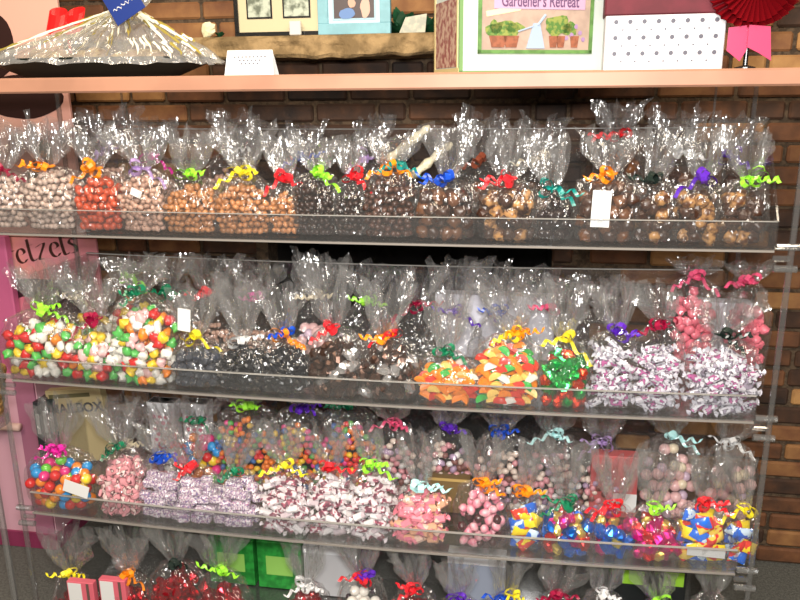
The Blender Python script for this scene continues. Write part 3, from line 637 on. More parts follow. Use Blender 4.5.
BOT = [
 (86, 46, 600, 572, 534, 'redfoil', 'yellow', 'foil chocolates', 'bottom shelf bag with the yellow bow', {'wh': 'bottom yellow-tied bag'}),
 (140, 46, 592, 572, 530, 'redfoil', 'orange', 'dark red foil chocolates', 'orange-tied bag on the bottom shelf'),
 (186, 52, 578, 562, 522, 'redfoil', 'black', 'dark red foil chocolates', 'black-tied bag on the bottom shelf'),
 (230, 48, 592, 568, 532, 'redfoil', 'lime', 'dark red foil chocolates', 'lime-tied bag on the bottom shelf'),
 (312, 40, 596, 582, 546, 'redfoil', 'silver', 'dark red foil chocolates', 'silver-tied bag on the bottom shelf'),
 (364, 44, 586, 574, 536, 'whiteball', 'red', 'white and black mint balls', 'mint ball bag on the bottom shelf', {'rib2': 'purple'}),
 (415, 44, 600, 586, 552, 'redfoil', 'red', 'foil chocolates', 'red-tied bag on the bottom shelf'),
 (460, 42, 610, 596, 566, 'roundmix', 'purple', 'foil sweets', 'purple-tied bag on the bottom shelf'),
 (505, 44, 612, 594, 560, 'roundmix', 'blue', 'foil sweets', 'blue-tied bag on the bottom shelf', {'rib2': 'yellow'}),
 (552, 44, 610, 592, 560, 'whiteball', 'maroon', 'white mint balls', 'maroon-tied bag on the bottom shelf'),
 (600, 44, 606, 590, 552, 'palepink', 'silver', 'pastel candy', 'silver-tied pastel bag on the bottom shelf'),
 (655, 46, 618, 600, 570, 'roundmix', 'lime', 'foil sweets', 'bottom shelf bag before the lime packages'),
 (705, 46, 612, 592, 556, 'palepink', None, 'pastel candy', 'bag at the bottom shelf right end'),
]
A(3, BOT, .06)

# ------------------------------------------------------------------ things on the top board
def boxat(name, px0, px1, py0, py1, y, th, m, parent=None, bev=.001):   # an upright slab standing at depth y
    a, c = at(px0, py1, y), at(px1, py0, y); cx = (a.x+c.x)/2
    z0 = min(a.z, at(px1, py1, y).z); b = MB(); b.box(-(c.x-a.x)/2, (c.x-a.x)/2, 0, th, 0, c.z-z0, 0, None, bev)
    o = b.build(name, m, parent, (cx, y, z0) if not parent else (0, 0, 0)); return o, (cx, y, z0, c.x-a.x, c.z-z0)
paper = mat('white_paper', (.66, .66, .65), .7); ink = mat('grey_ink', (.22, .22, .24), .6); blk = mat('black_lacquer', (.012, .012, .012), .25)
def blob(mb, cx, cz, rx, rz, y=-.001, n=18, mi=0, amp=.0, seed=0):   # a thin printed patch
    vs = []
    for yy in (y, y+.0009):
        for i in range(n):
            a = 2*PI*i/n; f = 1+amp*noise.noise(Vector((math.cos(a)*1.5, math.sin(a)*1.5, seed)))
            vs.append((cx+rx*f*math.cos(a), yy, cz+rz*f*math.sin(a)))
    mb.add(vs, [tuple(range(n))[::-1], tuple(range(n, 2*n))]+[(i, (i+1) % n, (i+1) % n+n, i+n) for i in range(n)], mi)
def text(s_, parent, loc, size, m, rot=(PI/2, 0, 0), bold=.0, shear=0, name='lettering'):
    cu = bpy.data.curves.new(name, 'FONT'); cu.body = s_; cu.size = size; cu.align_x = 'CENTER'; cu.offset = bold; cu.shear = shear; cu.extrude = .0004
    cu.materials.append(m); tmp = bpy.data.objects.new('tmp_text', cu); C.objects.link(tmp); bpy.context.view_layer.update()
    me = bpy.data.meshes.new_from_object(tmp.evaluated_get(bpy.context.evaluated_depsgraph_get())); bpy.data.objects.remove(tmp)
    return link(name, me, parent, loc, rot)
ZB = BOARD1
# gift box with the garden picture
p0 = at(460, 70, .07); p1 = at(603, 70, .07); sx = p1.x-p0.x
g = empty('picture_gift_box', (p0.x, .055, ZB), math.radians(24)); tag(g, 'pale green gift box with a garden picture and lilac banner on its front', 'gift box')
bw, bh, bd = sx*1.20, .235, .175
mg = mat('box_pale', (.53, .60, .56), .5); mgr = mat('box_green_edge', (.15, .28, .10), .5)
b = MB(); b.box(0, bw, 0, bd, 0, bh, 0, None, .003); b.build('box_body', mg, g)
b = MB()
for (x0, x1, z0, z1) in ((-.001, .007, 0, bh), (bw-.005, bw+.001, 0, bh), (0, bw, -.0, .004)): b.box(x0, x1, -.0015, .004, z0+.0005, z1, 0)
b.build('edge_trim', mgr, g)
k_ = bw/143.0
kz = sx/143.0
def BX(px): return (px-460)*k_
def BZ(py): return (71-py)*kz*1.03
b = MB(); x0, x1, z0 = BX(476), BX(582), BZ(53); f_ = .0075
for q in ((x0, x1, z0, z0+f_), (x0, x0+f_, z0, bh-.02), (x1-f_, x1, z0, bh-.02), (x0, x1, bh-.02-f_, bh-.02)): b.box(q[0], q[1], -.004, .001, q[2], q[3])
fr = b.build('picture_frame', mat('picture_green', (.12, .26, .07), .5, var=.3, vscale=40), g)
b = MB(); b.box(x0+f_, x1-f_, -.0012, .0008, z0+f_, bh-.02-f_); pic = b.build('picture', mat('picture_ground', (.42, .31, .25), .6, var=.15, vscale=30), g)
b = MB(); b.box(BX(490), BX(574), -.0028, -.001, BZ(11), BZ(-22), 0, None, .001); b.build('banner', mat('banner_lilac', (.50, .32, .46), .6), pic)
text("Gardener's Retreat", pic, ((BX(490)+BX(574))/2, -.0034, BZ(8.5)), .034, mat('banner_ink', (.12, .06, .14), .6), bold=.0003).scale = (.66, 1, 1)
b = MB(); b.box(BX(484), BX(515), -.0022, -.001, 0, .0105); b.build('small_sign', mat('sign_cream', (.82, .72, .40), .6), pic, (0, 0, BZ(23)), (0, 0, 0)).rotation_euler = (0, -.17, 0)
for cx_, w__ in ((494, 8), (506, 7), (545, 4), (552, 4), (565, 4)):
    b = MB(); b.add([(BX(cx_-w__), -.0035, BZ(36)), (BX(cx_+w__), -.0035, BZ(36)), (BX(cx_+w__*.7), -.0035, BZ(47)), (BX(cx_-w__*.7), -.0035, BZ(47)), (BX(cx_-w__), -.0005, BZ(36)), (BX(cx_+w__), -.0005, BZ(36)), (BX(cx_+w__*.7), -.0005, BZ(47)), (BX(cx_-w__*.7), -.0005, BZ(47))], [(0,3,2,1), (4,5,6,7), (0,1,5,4), (1,2,6,5), (2,3,7,6), (3,0,4,7)])
    b.build('printed_pot', mat('terracotta', (.30, .10, .05), .6, var=.3, vscale=90), pic)
b = MB()
for cx_, cz_, rx, rz in ((500, 31, 15, 7), (492, 27, 6, 5), (549, 26, 12, 9), (560, 30, 7, 6), (508, 28, 8, 4)): blob(b, BX(cx_), BZ(cz_), rx*k_, rz*k_, -.0030, 20, 0, .5, cx_)
b.build('printed_plants', mat('plant_green', (.07, .17, .03), .6, col2=(.24, .28, .06), vscale=110), pic)
b = MB(); b.add([(BX(520), -.0036, BZ(48)), (BX(537), -.0036, BZ(48)), (BX(532), -.0036, BZ(24)), (BX(526), -.0036, BZ(24)), (BX(520), -.0004, BZ(48)), (BX(537), -.0004, BZ(48)), (BX(532), -.0004, BZ(24)), (BX(526), -.0004, BZ(24))], [(0,1,2,3), (4,7,6,5), (0,4,5,1), (1,5,6,2), (2,6,7,3), (3,7,4,0)])
b.tube([(BX(530), -.003, BZ(26)), (BX(537), -.003, BZ(16))], .0028, 6); b.tube([(BX(526), -.003, BZ(27)), (BX(512), -.003, BZ(32))], .0018, 6)
b.build('printed_watering_can', mat('can_blue', (.34, .43, .56), .4), pic)
b = MB()
for i, (cx_, cz_) in enumerate(((566, 27), (570, 33), (562, 35), (573, 39), (557, 38))): blob(b, BX(cx_), BZ(cz_), .0045, .0045, -.0033, 12, 0, .3, i)
b.build('printed_flowers', mat('flower_lilac', (.32, .20, .38), .6), pic)
b = MB(); b.box(-.0015, .001, .016, bd-.012, .012, .15, 0); sp = b.build('side_picture', mat('side_floral', (.24, .08, .07), .6, col2=(.46, .32, .24), vscale=70), g)
b = MB(); b.box(-.002, .0, .002, bd, .0005, .010); b.box(-.002, 0, bd-.010, bd, .01, bh); b.box(-.002, 0, .152*0+.01, .016, .01, .15)
b.build('side_border', mat('side_yellow', (.55, .46, .22), .6), g)
# white dotted box with burgundy lid
p0 = at(601, 70, .10); p1 = at(719, 70, .10); wb = p1.x-p0.x
g = empty('dotted_gift_box', (p0.x+.004, .10, ZB), math.radians(-2)); tag(g, 'white gift box with grey dots and a burgundy lid on the top board', 'gift box')
zl = .112; b = MB(); b.box(0, wb, 0, .14, 0, zl, 0, None, .002); b.build('box_body', mat('box_white_dotted', (.55, .55, .58), .45), g)
b = MB(); b.box(-.003, wb+.003, -.003, .143, zl-.004, zl+.09, 0, None, .003); b.build('lid', mat('burgundy', (.13, .014, .026), .75, var=.25, vscale=15), g)
b = MB()
for r_ in range(7):
    for c_ in range(8):
        st = wb/8.4; dx = (c_+.75)*st; dz = zl-.016-r_*.0155
        if dz < .008: continue
        if r_ % 2: dx += st/2
        if dx > wb-.006: continue
        blob(b, dx, dz, *((.0044, .0044) if r_ % 2 == 0 else (.0017, .0017)), -.0012, 10)
b.build('printed_dots', mat('dot_grey', (.07, .07, .10), .5), g)
# red and pink bow
p = at(745, 66, .10); g = empty('gift_bow', (p.x, .10, ZB)); tag(g, 'dark red pleated bow with broad pink ribbon tails on a small stand', 'bow')
b = MB(); nseg = 44
vs = []; fs = []
for i in range(nseg+1):
    a = PI*(.02+.96*i/nseg)*-1 if False else PI+PI*1.0*i/nseg; a2 = -PI*1.15+PI*1.3*i/nseg
    rr = .085; zz = (-.012 if i % 2 else .012)
    vs += [(0, -.02, .150), (rr*math.cos(a2)*.5, zz*.6-.018, .150+rr*.42*math.sin(a2)), (rr*math.cos(a2), zz-.02, .150+rr*.84*math.sin(a2))]
for i in range(nseg): fs += [(3*i, 3*i+3, 3*i+4, 3*i+1), (3*i+1, 3*i+4, 3*i+5, 3*i+2)]
for i in range(2):
    b.add([(v[0]*(1-.25*i), v[1]-.016*i, v[2]+.008*i) for v in vs], fs)
b.build('rosette', mat('satin_red', (.24, .005, .010), .3), g)
s1 = at(745, 60, .08); u_ = (at(746, 60, .08)-s1).x
for q, tilt in ((-1, .0), (1, .1)):
    b = MB(); X = lambda a: a*u_
    if q < 0: P_ = [(X(-23), 42), (X(-3), 44), (X(-3), 20), (X(-9), 8), (X(-23), 19)]
    else: P_ = [(X(-4), 44), (X(17), 42), (X(21), 8), (X(8), 16), (X(-4), 22)]
    pts = [(x_, -.028-.004*q, z_*u_) for x_, z_ in P_]; n = len(pts)
    b.add(pts+[(x_, y_+.003, z_) for x_, y_, z_ in pts], [tuple(range(n)), tuple(range(n, 2*n))[::-1]]+[(i, i+n, (i+1) % n+n, (i+1) % n) for i in range(n)])
    b.build('ribbon_tail', mat('satin_pink', (.55, .05, .14), .35), g)
b = MB(); b.lathe([(.02, 0), (.02, .004), (.005, .008), (.004, .09), (.002, .12)], 16); b.build('stand', blk, g)
# tent card
p = at(246, 76, .0); a_ = at(270, 76, .02).x-at(221, 76, .02).x
g = empty('tent_card', (p.x, .03, ZB)); tag(g, 'small folded white card with three grey lines standing on the pink board', 'card')
b = MB(); hh = .052; t_ = .0008
b.add([(-a_/2, -.012, 0), (a_/2, -.012, 0), (a_/2-.006, .006, hh), (-a_/2+.003, .006, hh), (-a_/2, .026, 0), (a_/2, .026, 0), (-a_/2, -.011, 0), (a_/2, -.011, 0), (a_/2-.006, .006, hh-.003), (-a_/2+.003, .006, hh-.003), (-a_/2, .025, 0), (a_/2, .025, 0)],
      [(0,1,2,3), (3,2,5,4), (7,6,9,8), (8,9,10,11), (0,6,7,1), (4,5,11,10), (0,3,9,6), (3,4,10,9), (1,7,8,2), (2,8,11,5)])
b.build('card', paper, g)
b = MB()
for z_, n_, w2 in ((.038, 9, .034), (.031, 6, .022), (.024, 5, .018)):
    for i in range(n_): x_ = -w2+2*w2*i/(n_-1); yy = -.012+z_/hh*.018; b.box(x_-.0022, x_+.0018, yy-.0012, yy-.0002, z_-.0014, z_+.0014)
b.build('faint_writing', mat('faint_ink', (.14, .14, .17), .7), g)
# wrapped tray on the left
pl, pr = at(-8, 80, .14), at(212, 80, .14); cx_ = (pl.x+pr.x)/2; rx = (pr.x-pl.x)/2
g = empty('gift_tray', (cx_, .155, ZB)); tag(g, 'round black gift tray under gold-flecked cellophane on the pink board', 'gift tray')
S = Matrix.Diagonal((1, .13/rx, 1, 1))
b = MB(); b.lathe([(rx*.62, .001), (rx*.66, .001), (rx*.96, .034), (rx, .040), (rx*.985, .044), (rx*.94, .038), (rx*.60, .008), (.01, .008)], 48, 0, S)
b.build('tray', mat('tray_black', (.008, .012, .010), .45, spec=.25), g, smooth=True)
n = 72; vs = []; rows_ = 16; cone = []; pk = at(128, 10, .155); hx = pk.x-cx_; hz = pk.z-ZB
for i in range(rows_+1):
    t = i/rows_; r_ = rx*1.02*(1-t)**1.05+.012; z_ = .030+(hz-.03)*(t**.82)
    for j in range(n):
        a = 2*PI*j/n; f = 1+(.05*math.sin(a*13)+.05*math.sin(a*29+1)+.10*noise.noise(Vector((math.cos(a)*5, math.sin(a)*5, t*4))))*(.3+.7*math.sin(PI*min(1, t*1.1+.05)))
        vs.append((hx*t+r_*f*math.cos(a), r_*f*math.sin(a)*.13/rx*1.02, z_+.010*noise.noise(Vector((math.cos(a)*7, math.sin(a)*7, t*9)))))
fs = [(i*n+j, i*n+(j+1) % n, (i+1)*n+(j+1) % n, (i+1)*n+j) for i in range(rows_) for j in range(n)]
MB().add(vs, fs).build('cellophane_wrap', GOLD, g)
body, ruf, _ = film(.16, .10, .02, .035, .14, 5.5, random.Random(5)); ruf.build('gathered_top', GOLD, g, (hx, 0, hz-.04))
rr_ = random.Random(11)
for nm_, m_, cnt in (('white_streamers', mat('streamer_white', (.85, .82, .68), .35), 60), ('gold_streamers', mat('streamer_gold', (.60, .48, .10), .25, metal=.5), 34)):
    b = MB()
    for k in range(cnt):
        a = rr_.uniform(PI*1.02, PI*1.98); t0 = rr_.uniform(.0, .75); t1 = min(.97, t0+rr_.uniform(.08, .45)); pts = []; ws = []
        for i in range(6):
            t = t0+(t1-t0)*i/5; r_ = rx*1.04*(1-t)**1.05+.014; z_ = .034+(hz-.03)*(t**.82)+.002
            pts.append((hx*t+r_*1.02*math.cos(a+.015*math.sin(i)), r_*math.sin(a)*.140/rx*1.06-.006, z_+.001*math.sin(i*2+k))); ws.append(Vector((.0012, 0, .0012))*rr_.uniform(.8, 2.2))
        b.strip(pts, ws)
    b.build('metallic_streamers', m_, g)
for i in range(9):
    a = i/9*2*PI; v, f = ball(10, 7, (.034, .026, .020), lambda q, i=i: 1+.2*noise.noise(q*50+Vector((i, 0, 0))))
    o = MB().add(v, f).build('wrapped_cookie', mat('cookie', (.30, .17, .07), .5, col2=(.55, .40, .2), vscale=40), None, (cx_+rx*.5*math.cos(a), .155+.06*math.sin(a), ZB+.043+.006*(i % 2)), (0, .2*math.sin(i), a), True)
    tag(o, 'brown wrapped cookie lying in the black gift tray', 'cookie', 'cookies in the black gift tray')
p = at(154, 8, .20); g = empty('gift_tag', (p.x, .06, ZB+.002)); tag(g, 'blue gift tag with white script above the cellophane tray', 'gift tag')
p = at(156, 4, .06); o = (at(157, 4, .06)-p).x
b = MB(); b.box(-17*o, 17*o, -.001, .001, -13*o, 16*o, 0, None, .001); q = b.build('tag_card', mat('tag_blue', (.01, .03, .18), .4), g, (0, 0, p.z-ZB), (0, -.5, 0))
b = MB(); pts = [(-.030+.004*i, -.002, .004*math.sin(i*2.3)*(1.4 if i % 5 == 0 else .8)) for i in range(16)]; b.strip(pts, [Vector((.0003, 0, .0009))]*16); b.build('script', paper, q)
b = MB(); b.tube([(0, .0, p.z-ZB-.02), (-.02, .04, .11), (-.03, .09, .10)], .0012, 5); b.build('tag_string', mat('string', (.4, .3, .15), .6), g)
p = at(66, 22, .30); g = tag(empty('red_bow', (p.x, .30, p.z)), 'glossy red ribbon bow standing behind the wrapped tray', 'bow')
o = (at(67, 22, .30)-p).x
for q in (-1, 1):
    b = MB(); pts = []; ws = []
    for i in range(13): t = i/12*2*PI; pts.append((q*(1-math.cos(t))*9*o, .012*math.sin(t), math.sin(t)*4*o+2*o*(1-math.cos(t))*.5)); ws.append(Vector((.0, .012, .024)))
    b.strip(pts, ws); b.build('loop', mat('satin_bright_red', (.68, .01, .01), .3), g)
b = MB(); b.tube([(0, 0, 0), (0, .01, BOARD1-p.z)], .004, 6); b.build('stem', mat('satin_bright_red', (.68, .01, .01), .3), g)
# ------------------------------------------------------------------ things on the mantel
def frame(name, px0, px1, py1, y, hgt, fw_, mf, mm, lab, photos):
    a = at(px0, py1, y); c = at(px1, py1, y); wd = c.x-a.x; g = empty(name, ((a.x+c.x)/2, y, mtop+.001)); tag(g, lab, 'picture frame')
    lean = MB(); zz = hgt
    for q in ((-wd/2, wd/2, 0, fw_), (-wd/2, wd/2, zz-fw_, zz), (-wd/2, -wd/2+fw_, fw_, zz-fw_), (wd/2-fw_, wd/2, fw_, zz-fw_)): lean.box(q[0], q[1], -.008, .010, q[2], q[3], 0, None, .001)
    lean.build('frame', mf, g); b = MB(); b.box(-wd/2+fw_, wd/2-fw_, -.001, .006, fw_, zz-fw_); b.build('mount', mm, g)
    for (u0, u1, v0, v1, edge, mp, blobs) in photos:
        b = MB(); b.box(-wd/2+u0*wd, -wd/2+u1*wd, -.003, -.0005, v0, v1); ph = b.build('photo_border', edge, g)
        e = .0045; b = MB(); b.box(-wd/2+u0*wd+e, -wd/2+u1*wd-e, -.0040, -.003, v0+e, v1-e); pp = b.build('photo', mp, ph)
        for (bx, bz, rx_, rz_, m_) in blobs:
            b = MB(); blob(b, -wd/2+bx*wd, bz, rx_, rz_, -.0050, 18, 0, .25, bx*9); b.build('photo_shape', m_, pp) if False else b.build('printed_shape', m_, g)
    return g
bwp = mat('photo_grey_green', (.45, .50, .40), .4, col2=(.12, .14, .10), vscale=45)
frame('black_picture_frame', 236, 324, 33, .50, .17, .011, blk, mat('mount_cream', (.56, .48, .30), .7), 'black picture frame with cream mount and two small photographs',
      [(.14, .43, .045, .135, blk, bwp, []), (.55, .86, .045, .135, blk, bwp, [])])
frame('blue_picture_frame', 319, 391, 34, .495, .15, .028, mat('frame_pale_blue', (.20, .42, .48), .5, var=.12, vscale=30), mat('frame_pale_blue2', (.5, .7, .76), .5), 'pale blue picture frame holding one colour photograph, on the mantel',
      [(.20, .80, .036, .125, mat('photo_edge_blue', (.35, .52, .6), .5), mat('photo_dark', (.07, .05, .05), .4),
        [(.40, .052, .022, .014, mat('print_blue_cloth', (.12, .22, .45), .6)), (.47, .078, .010, .013, mat('print_skin', (.55, .33, .24), .6)), (.66, .066, .014, .024, mat('print_peach', (.60, .38, .30), .6))])])
p = at(295, 30, .475); b = MB(); b.box(-.016, .016, -.004, .006, 0, .036, 0, None, .002); tag(b.build('clear_card_holder', mat('frosted_holder', (.62, .60, .55), .3), None, (p.x, .478, mtop+.001)), 'small frosted card holder in front of the black frame', 'card holder')
leafm = mat('dark_leaf', (.015, .09, .035), .45, var=.5, vscale=30)
def greens(px, y, n_, sz, lab, seed):
    p = at(px, 30, y); g = empty('artificial_greenery', (p.x, y, mtop+.001)); tag(g, lab, 'greenery'); rg = random.Random(seed); b = MB()
    for k in range(n_):
        a = rg.uniform(0, 2*PI); e_ = rg.uniform(.1, 1.3); L = sz*rg.uniform(.6, 1.2); d = Vector((math.cos(a)*math.cos(e_), -abs(math.sin(a))*math.cos(e_)*.5, math.sin(e_))); s_ = d.cross(Vector((0, .3, 1))).normalized()*L*.2
        pts = [d*L*t+Vector((0, 0, -.01*t*t)) for t in (0, .25, .55, .8, 1)]; b.strip(pts, [s_*q for q in (.2, .9, 1, .6, .05)])
    b.build('leaves', leafm, g); b = MB(); b.tube([(0, 0, 0), (0, 0, sz*.5)], .003, 6); b.build('stem', leafm, g)
greens(402, .53, 46, .07, 'dark green artificial leaves between the blue frame and the gift box', 2)
greens(430, .54, 40, .06, 'dark green leaves half hidden behind the picture gift box', 3)
greens(219, .50, 16, .026, 'small green sprig at the left end of the mantel', 4)
p = at(413, 30, .49); b = MB(); b.add([(-.034, 0, 0), (.034, 0, 0), (.030, .03, 0), (-.03, .03, 0), (-.018, .004, .038), (.038, .004, .046), (.036, .026, .046), (-.016, .026, .038)], [(0,3,2,1), (4,5,6,7), (0,1,5,4), (1,2,6,5), (2,3,7,6), (3,0,4,7)])
tag(b.build('stone_ornament', mat('ornament_grey', (.48, .46, .36), .7, col2=(.35, .36, .30), vscale=60), None, (p.x, .475, mtop+.001)), 'pale grey wedge-shaped stone ornament on the mantel by the leaves', 'ornament')
p = at(209, 33, .485); v, f = ball(10, 7, (.020, .012, .020), lambda q: 1+.5*noise.noise(q*90))
tag(MB().add(v, f).build('white_flower', mat('petal_cream', (.75, .70, .45), .6), None, (p.x, .485, mtop+.020), (0, .5, 0)), 'cream silk flower lying at the left end of the mantel', 'flower')
# ------------------------------------------------------------------ left side: poster boards, cabinet, basket
def slab(px0, px1, y, z0, z1, th, m, name, lab, cat):
    a, c = at(px0, 160, y), at(px1, 160, y); g = empty(name, ((a.x+c.x)/2, y, z0)); tag(g, lab, cat); wd = c.x-a.x
    b = MB(); b.box(-wd/2, wd/2, 0, th, 0, z1-z0, 0, None, .002); b.build('board', m, g); return g, wd, (lambda px, py: (at(px, py, y).x-g.location.x, at(px, py, y).z-z0))
salmon = mat('poster_salmon', (.72, .40, .31), .6, col2=(.66, .34, .28), vscale=4)
yP = .47
g, wd, q = slab(-150, 76, yP, at(40, 238, yP).z+.003, at(40, -60, yP).z, .012, salmon, 'pink_poster', 'tall salmon pink poster board with brown printed shapes behind the rack', 'poster')
brn = mat('print_brown', (.028, .010, .008), .8, spec=.2); olive = mat('print_olive', (.22, .17, .09), .6)
for px, py, rx_, rz_, m_ in ((22, 97, 40, 19, brn), (44, 178, 15, 20, olive), (46, 155, 7, 14, olive), (-6, 45, 20, 30, brn)):
    x_, z_ = q(px, py); s_ = q(px+1, py)[0]-x_; b = MB(); blob(b, x_, z_, rx_*s_, rz_*s_, -.0012, 28, 0, .12, px); b.build('printed_shape', m_, g)
rose = mat('sign_rose', (.78, .30, .26), .55, col2=(.68, .24, .27), vscale=5)
g, wd, q = slab(-150, 86, yP, at(40, 350, yP).z, at(40, 238, yP).z, .012, rose, 'pretzels_sign', 'rose red board reading Pretzels in brown brush script behind the rack', 'sign')
LT = {'P': [[(0, 0), (.05, 1.0)], [(-.12, .88), (.2, 1.05), (.5, .85), (.38, .55), (.05, .5)]], 'r': [[(0, .6), (.05, 0)], [(.03, .35), (.18, .6), (.38, .6)]],
      'e': [[(.02, .32), (.38, .42), (.36, .6), (.18, .64), (.02, .4), (.06, .1), (.25, 0), (.42, .14)]], 't': [[(.14, 1.0), (.10, .2), (.2, 0), (.36, .08)], [(-.02, .68), (.34, .74)]],
      'z': [[(0, .58), (.42, .68), (.02, .05), (.52, .10)]], 'l': [[(.08, .95), (.06, .15), (.16, 0), (.28, .08)]], 's': [[(.34, .6), (.16, .66), (.06, .5), (.3, .3), (.28, .06), (.04, .04)]]}
def script(word, g, x0, z0, x1, z1, m):
    adv = {'P': .62, 'r': .46, 'e': .54, 't': .46, 'z': .62, 'l': .36, 's': .45}; tot = sum(adv[c] for c in word); L = math.hypot(x1-x0, z1-z0); sc__ = L/tot; an = math.atan2(z1-z0, x1-x0); u = 0; b = MB()
    for c in word:
        for st in LT[c]:
            pp = [Vector((x_, 0, z_)) for x_, z_ in st]; fine = []
            for i in range(len(pp)-1):
                p_1 = pp[max(i-1, 0)]; p_2 = pp[min(i+2, len(pp)-1)]
                for k in range(6):
                    t = k/6; fine.append(.5*((2*pp[i])+(-p_1+pp[i+1])*t+(2*p_1-5*pp[i]+4*pp[i+1]-p_2)*t*t+(-p_1+3*pp[i]-3*pp[i+1]+p_2)*t**3))
            fine.append(pp[-1]); pts = []
            for v in fine:
                X_, Z_ = (u+v.x)*sc__, v.z*sc__*.95; pts.append((x0+X_*math.cos(an)-Z_*math.sin(an), -.0015, z0+X_*math.sin(an)+Z_*math.cos(an)))
            b.strip(pts, [Vector((.068, 0, .03))*sc__]*len(pts))
        u += adv[c]
    b.build('lettering', m, g)
xa, za = q(-2, 268); xb, zb = q(81, 252); script('Pretzels', g, xa, za, xb, zb, mat('letter_brown', (.05, .015, .01), .5))
b = MB(); x_, z_ = q(50, 320); s_ = q(51, 320)[0]-x_; b.box(x_-38*s_, x_+34*s_, -.0012, .0, z_-26*s_, z_+38*s_); b.build('dark_picture', mat('print_dark', (.06, .02, .03), .5), g)
b = MB(); x_, z_ = q(29, 312); blob(b, x_, z_, 12*s_, 15*s_, -.0030, 20, 0, .3, 1); b.build('pink_heart', mat('print_pink', (.75, .22, .30), .5), g)
# magenta column
yC = .43; a, c = at(-60, 300, yC), at(13, 300, yC)
b = MB(); b.box(a.x, c.x, yC, yC+.03, at(0, 420, yC).z, at(0, 236, yC).z, 0, None, .004); tag(b.build('magenta_board', mat('magenta_board', (.55, .12, .25), .4)), 'narrow magenta upright panel at the left of the Pretzels sign', 'panel')
# mauve cabinet
yK = .42; a, c = at(-330, 450, yK), at(44, 450, yK); zt_ = at(20, 375, yK).z
g = tag(empty('mauve_cabinet', ((a.x+c.x)/2, yK, 0)), 'mauve painted cabinet with a cream rail left of the rack', 'cabinet'); wd = c.x-a.x
b = MB(); b.box(-wd/2, wd/2, 0, .24, .03, zt_, 0, None, .004); b.build('body', mat('mauve_paint', (.66, .36, .44), .45), g)
b = MB(); b.box(-wd/2-.002, wd/2+.004, -.006, .245, 0, .06, 0, None, .002); b.build('plinth', mat('plinth_magenta', (.25, .03, .09), .5), g)
b = MB(); b.box(wd/2-.07, wd/2-.002, -.004, .002, .06, zt_-.01); b.build('side_stile', mat('stile_magenta', (.38, .14, .22), .5), g)
b = MB(); p = at(22, 426, yK-.02); b.tube([(-wd/2+.05, -.03, p.z), (p.x-g.location.x, -.03, p.z)], .013, 12); hd = b.build('rail', mat('rail_cream', (.68, .45, .38), .5), g, smooth=True)
for x_ in (-wd/2+.1, p.x-g.location.x-.06):
    b = MB(); b.tube([(x_, -.03, p.z), (x_, .002, p.z)], .007, 8); b.build('rail_bracket', mat('rail_cream', (.68, .45, .38), .5), hd)
# wicker basket
yB = .02; p = at(2, 372, yB)
g = tag(empty('wicker_basket', (p.x-.07, yB, p.z-.12)), 'small straw basket of sweets on a stand beside the rack', 'basket')
b = MB(); prof = [(.045, 0)]+[(.045+.022*i/12+(.002 if i % 2 else -.001), .12*i/12) for i in range(1, 13)]+[(.060, .115), (.04, .01)]; b.lathe(prof, 28)
b.build('basket', mat('straw', (.42, .24, .07), .7, col2=(.2, .10, .03), vscale=120), g)
b = MB(); b.lathe([(.055, -.03), (.055, -.001), (.008, -.0005)], 20); b.tube([(0, 0, -.03), (0, 0, -(p.z-.12)+.012)], .009, 8); b.build('stand', CHR, g)
b = MB(); b.lathe([(.09, -(p.z-.12)), (.09, -(p.z-.12)+.012), (.01, -(p.z-.12)+.014)], 24); b.build('stand_foot', CHR, g)
for i in range(12):
    a = i*2.4; r_ = .045*math.sqrt((i+.5)/12); cn, ms = (('orange', gum((.85, .22, .03), 'o2', .0095)), ('yellow', gum(YEL, 'yellow')), ('red', gum(RED, 'red')))[i % 3]
    o = link('basket_sweet', ms[0], None, (p.x-.07+r_*math.cos(a), yB+r_*math.sin(a), p.z+.004+.006*(12-i)/12)); tag(o, cn+' round sweet heaped in the straw basket', 'candy', cn+' sweets in the straw basket')
    b = None
# ------------------------------------------------------------------ boxes and packages on the shelves
def carton(t, px0, px1, ptop, y, th, m, name, lab, cat, rz=0, group=None):
    a, c = at(px0, ptop, y), at(px1, ptop, y); x = (a.x+c.x)/2; z = deckz(t, x)+.001; g = empty(name, (x, y, z), rz); tag(g, lab, cat, group)
    wd = c.x-a.x; h = max(.02, a.z-z); b = MB(); b.box(-wd/2, wd/2, 0, th, 0, h, 0, None, .0015); b.build('carton', m, g); return g, wd, h
g, wd, h = carton(2, 52, 108, 388, .27, .03, mat('kraft_tan', (.42, .34, .18), .6), 'mailbox_package', 'tan package printed MAILBOX leaning behind the gumballs', 'package', -.05)
g.rotation_euler = (0, -.12, 0); text('MAILBOX', g, (.0, -.0012, h-.070), .040, mat('print_black', (.03, .03, .03), .6), bold=.0011)
b = MB(); b.box(-wd*.44, wd*.30, -.0012, -.0002, h-.024, h-.012); b.build('printed_bar', mat('print_olive_bar', (.10, .09, .04), .6), g)
for i, (px, hh_) in enumerate(((30, 402), (37, 398), (44, 400))):
    g, wd, h = carton(2, px+2, px+8.4, hh_, .26, .07, mat('book_dark%d' % i, ((.03, .03, .035), (.06, .05, .05), (.02, .03, .03))[i], .5), 'dark_box', 'slim dark box with pale lettering band beside the mailbox package', 'box', 0, 'slim dark boxes at the third shelf left end')
    b = MB(); b.box(-wd*.25, wd*.25, -.001, 0, h*.45, h*.8); b.build('pale_band', mat('band_grey', (.4, .4, .4), .5), g)
pd = mat('print_pink_dots', (.75, .10, .22), .5)
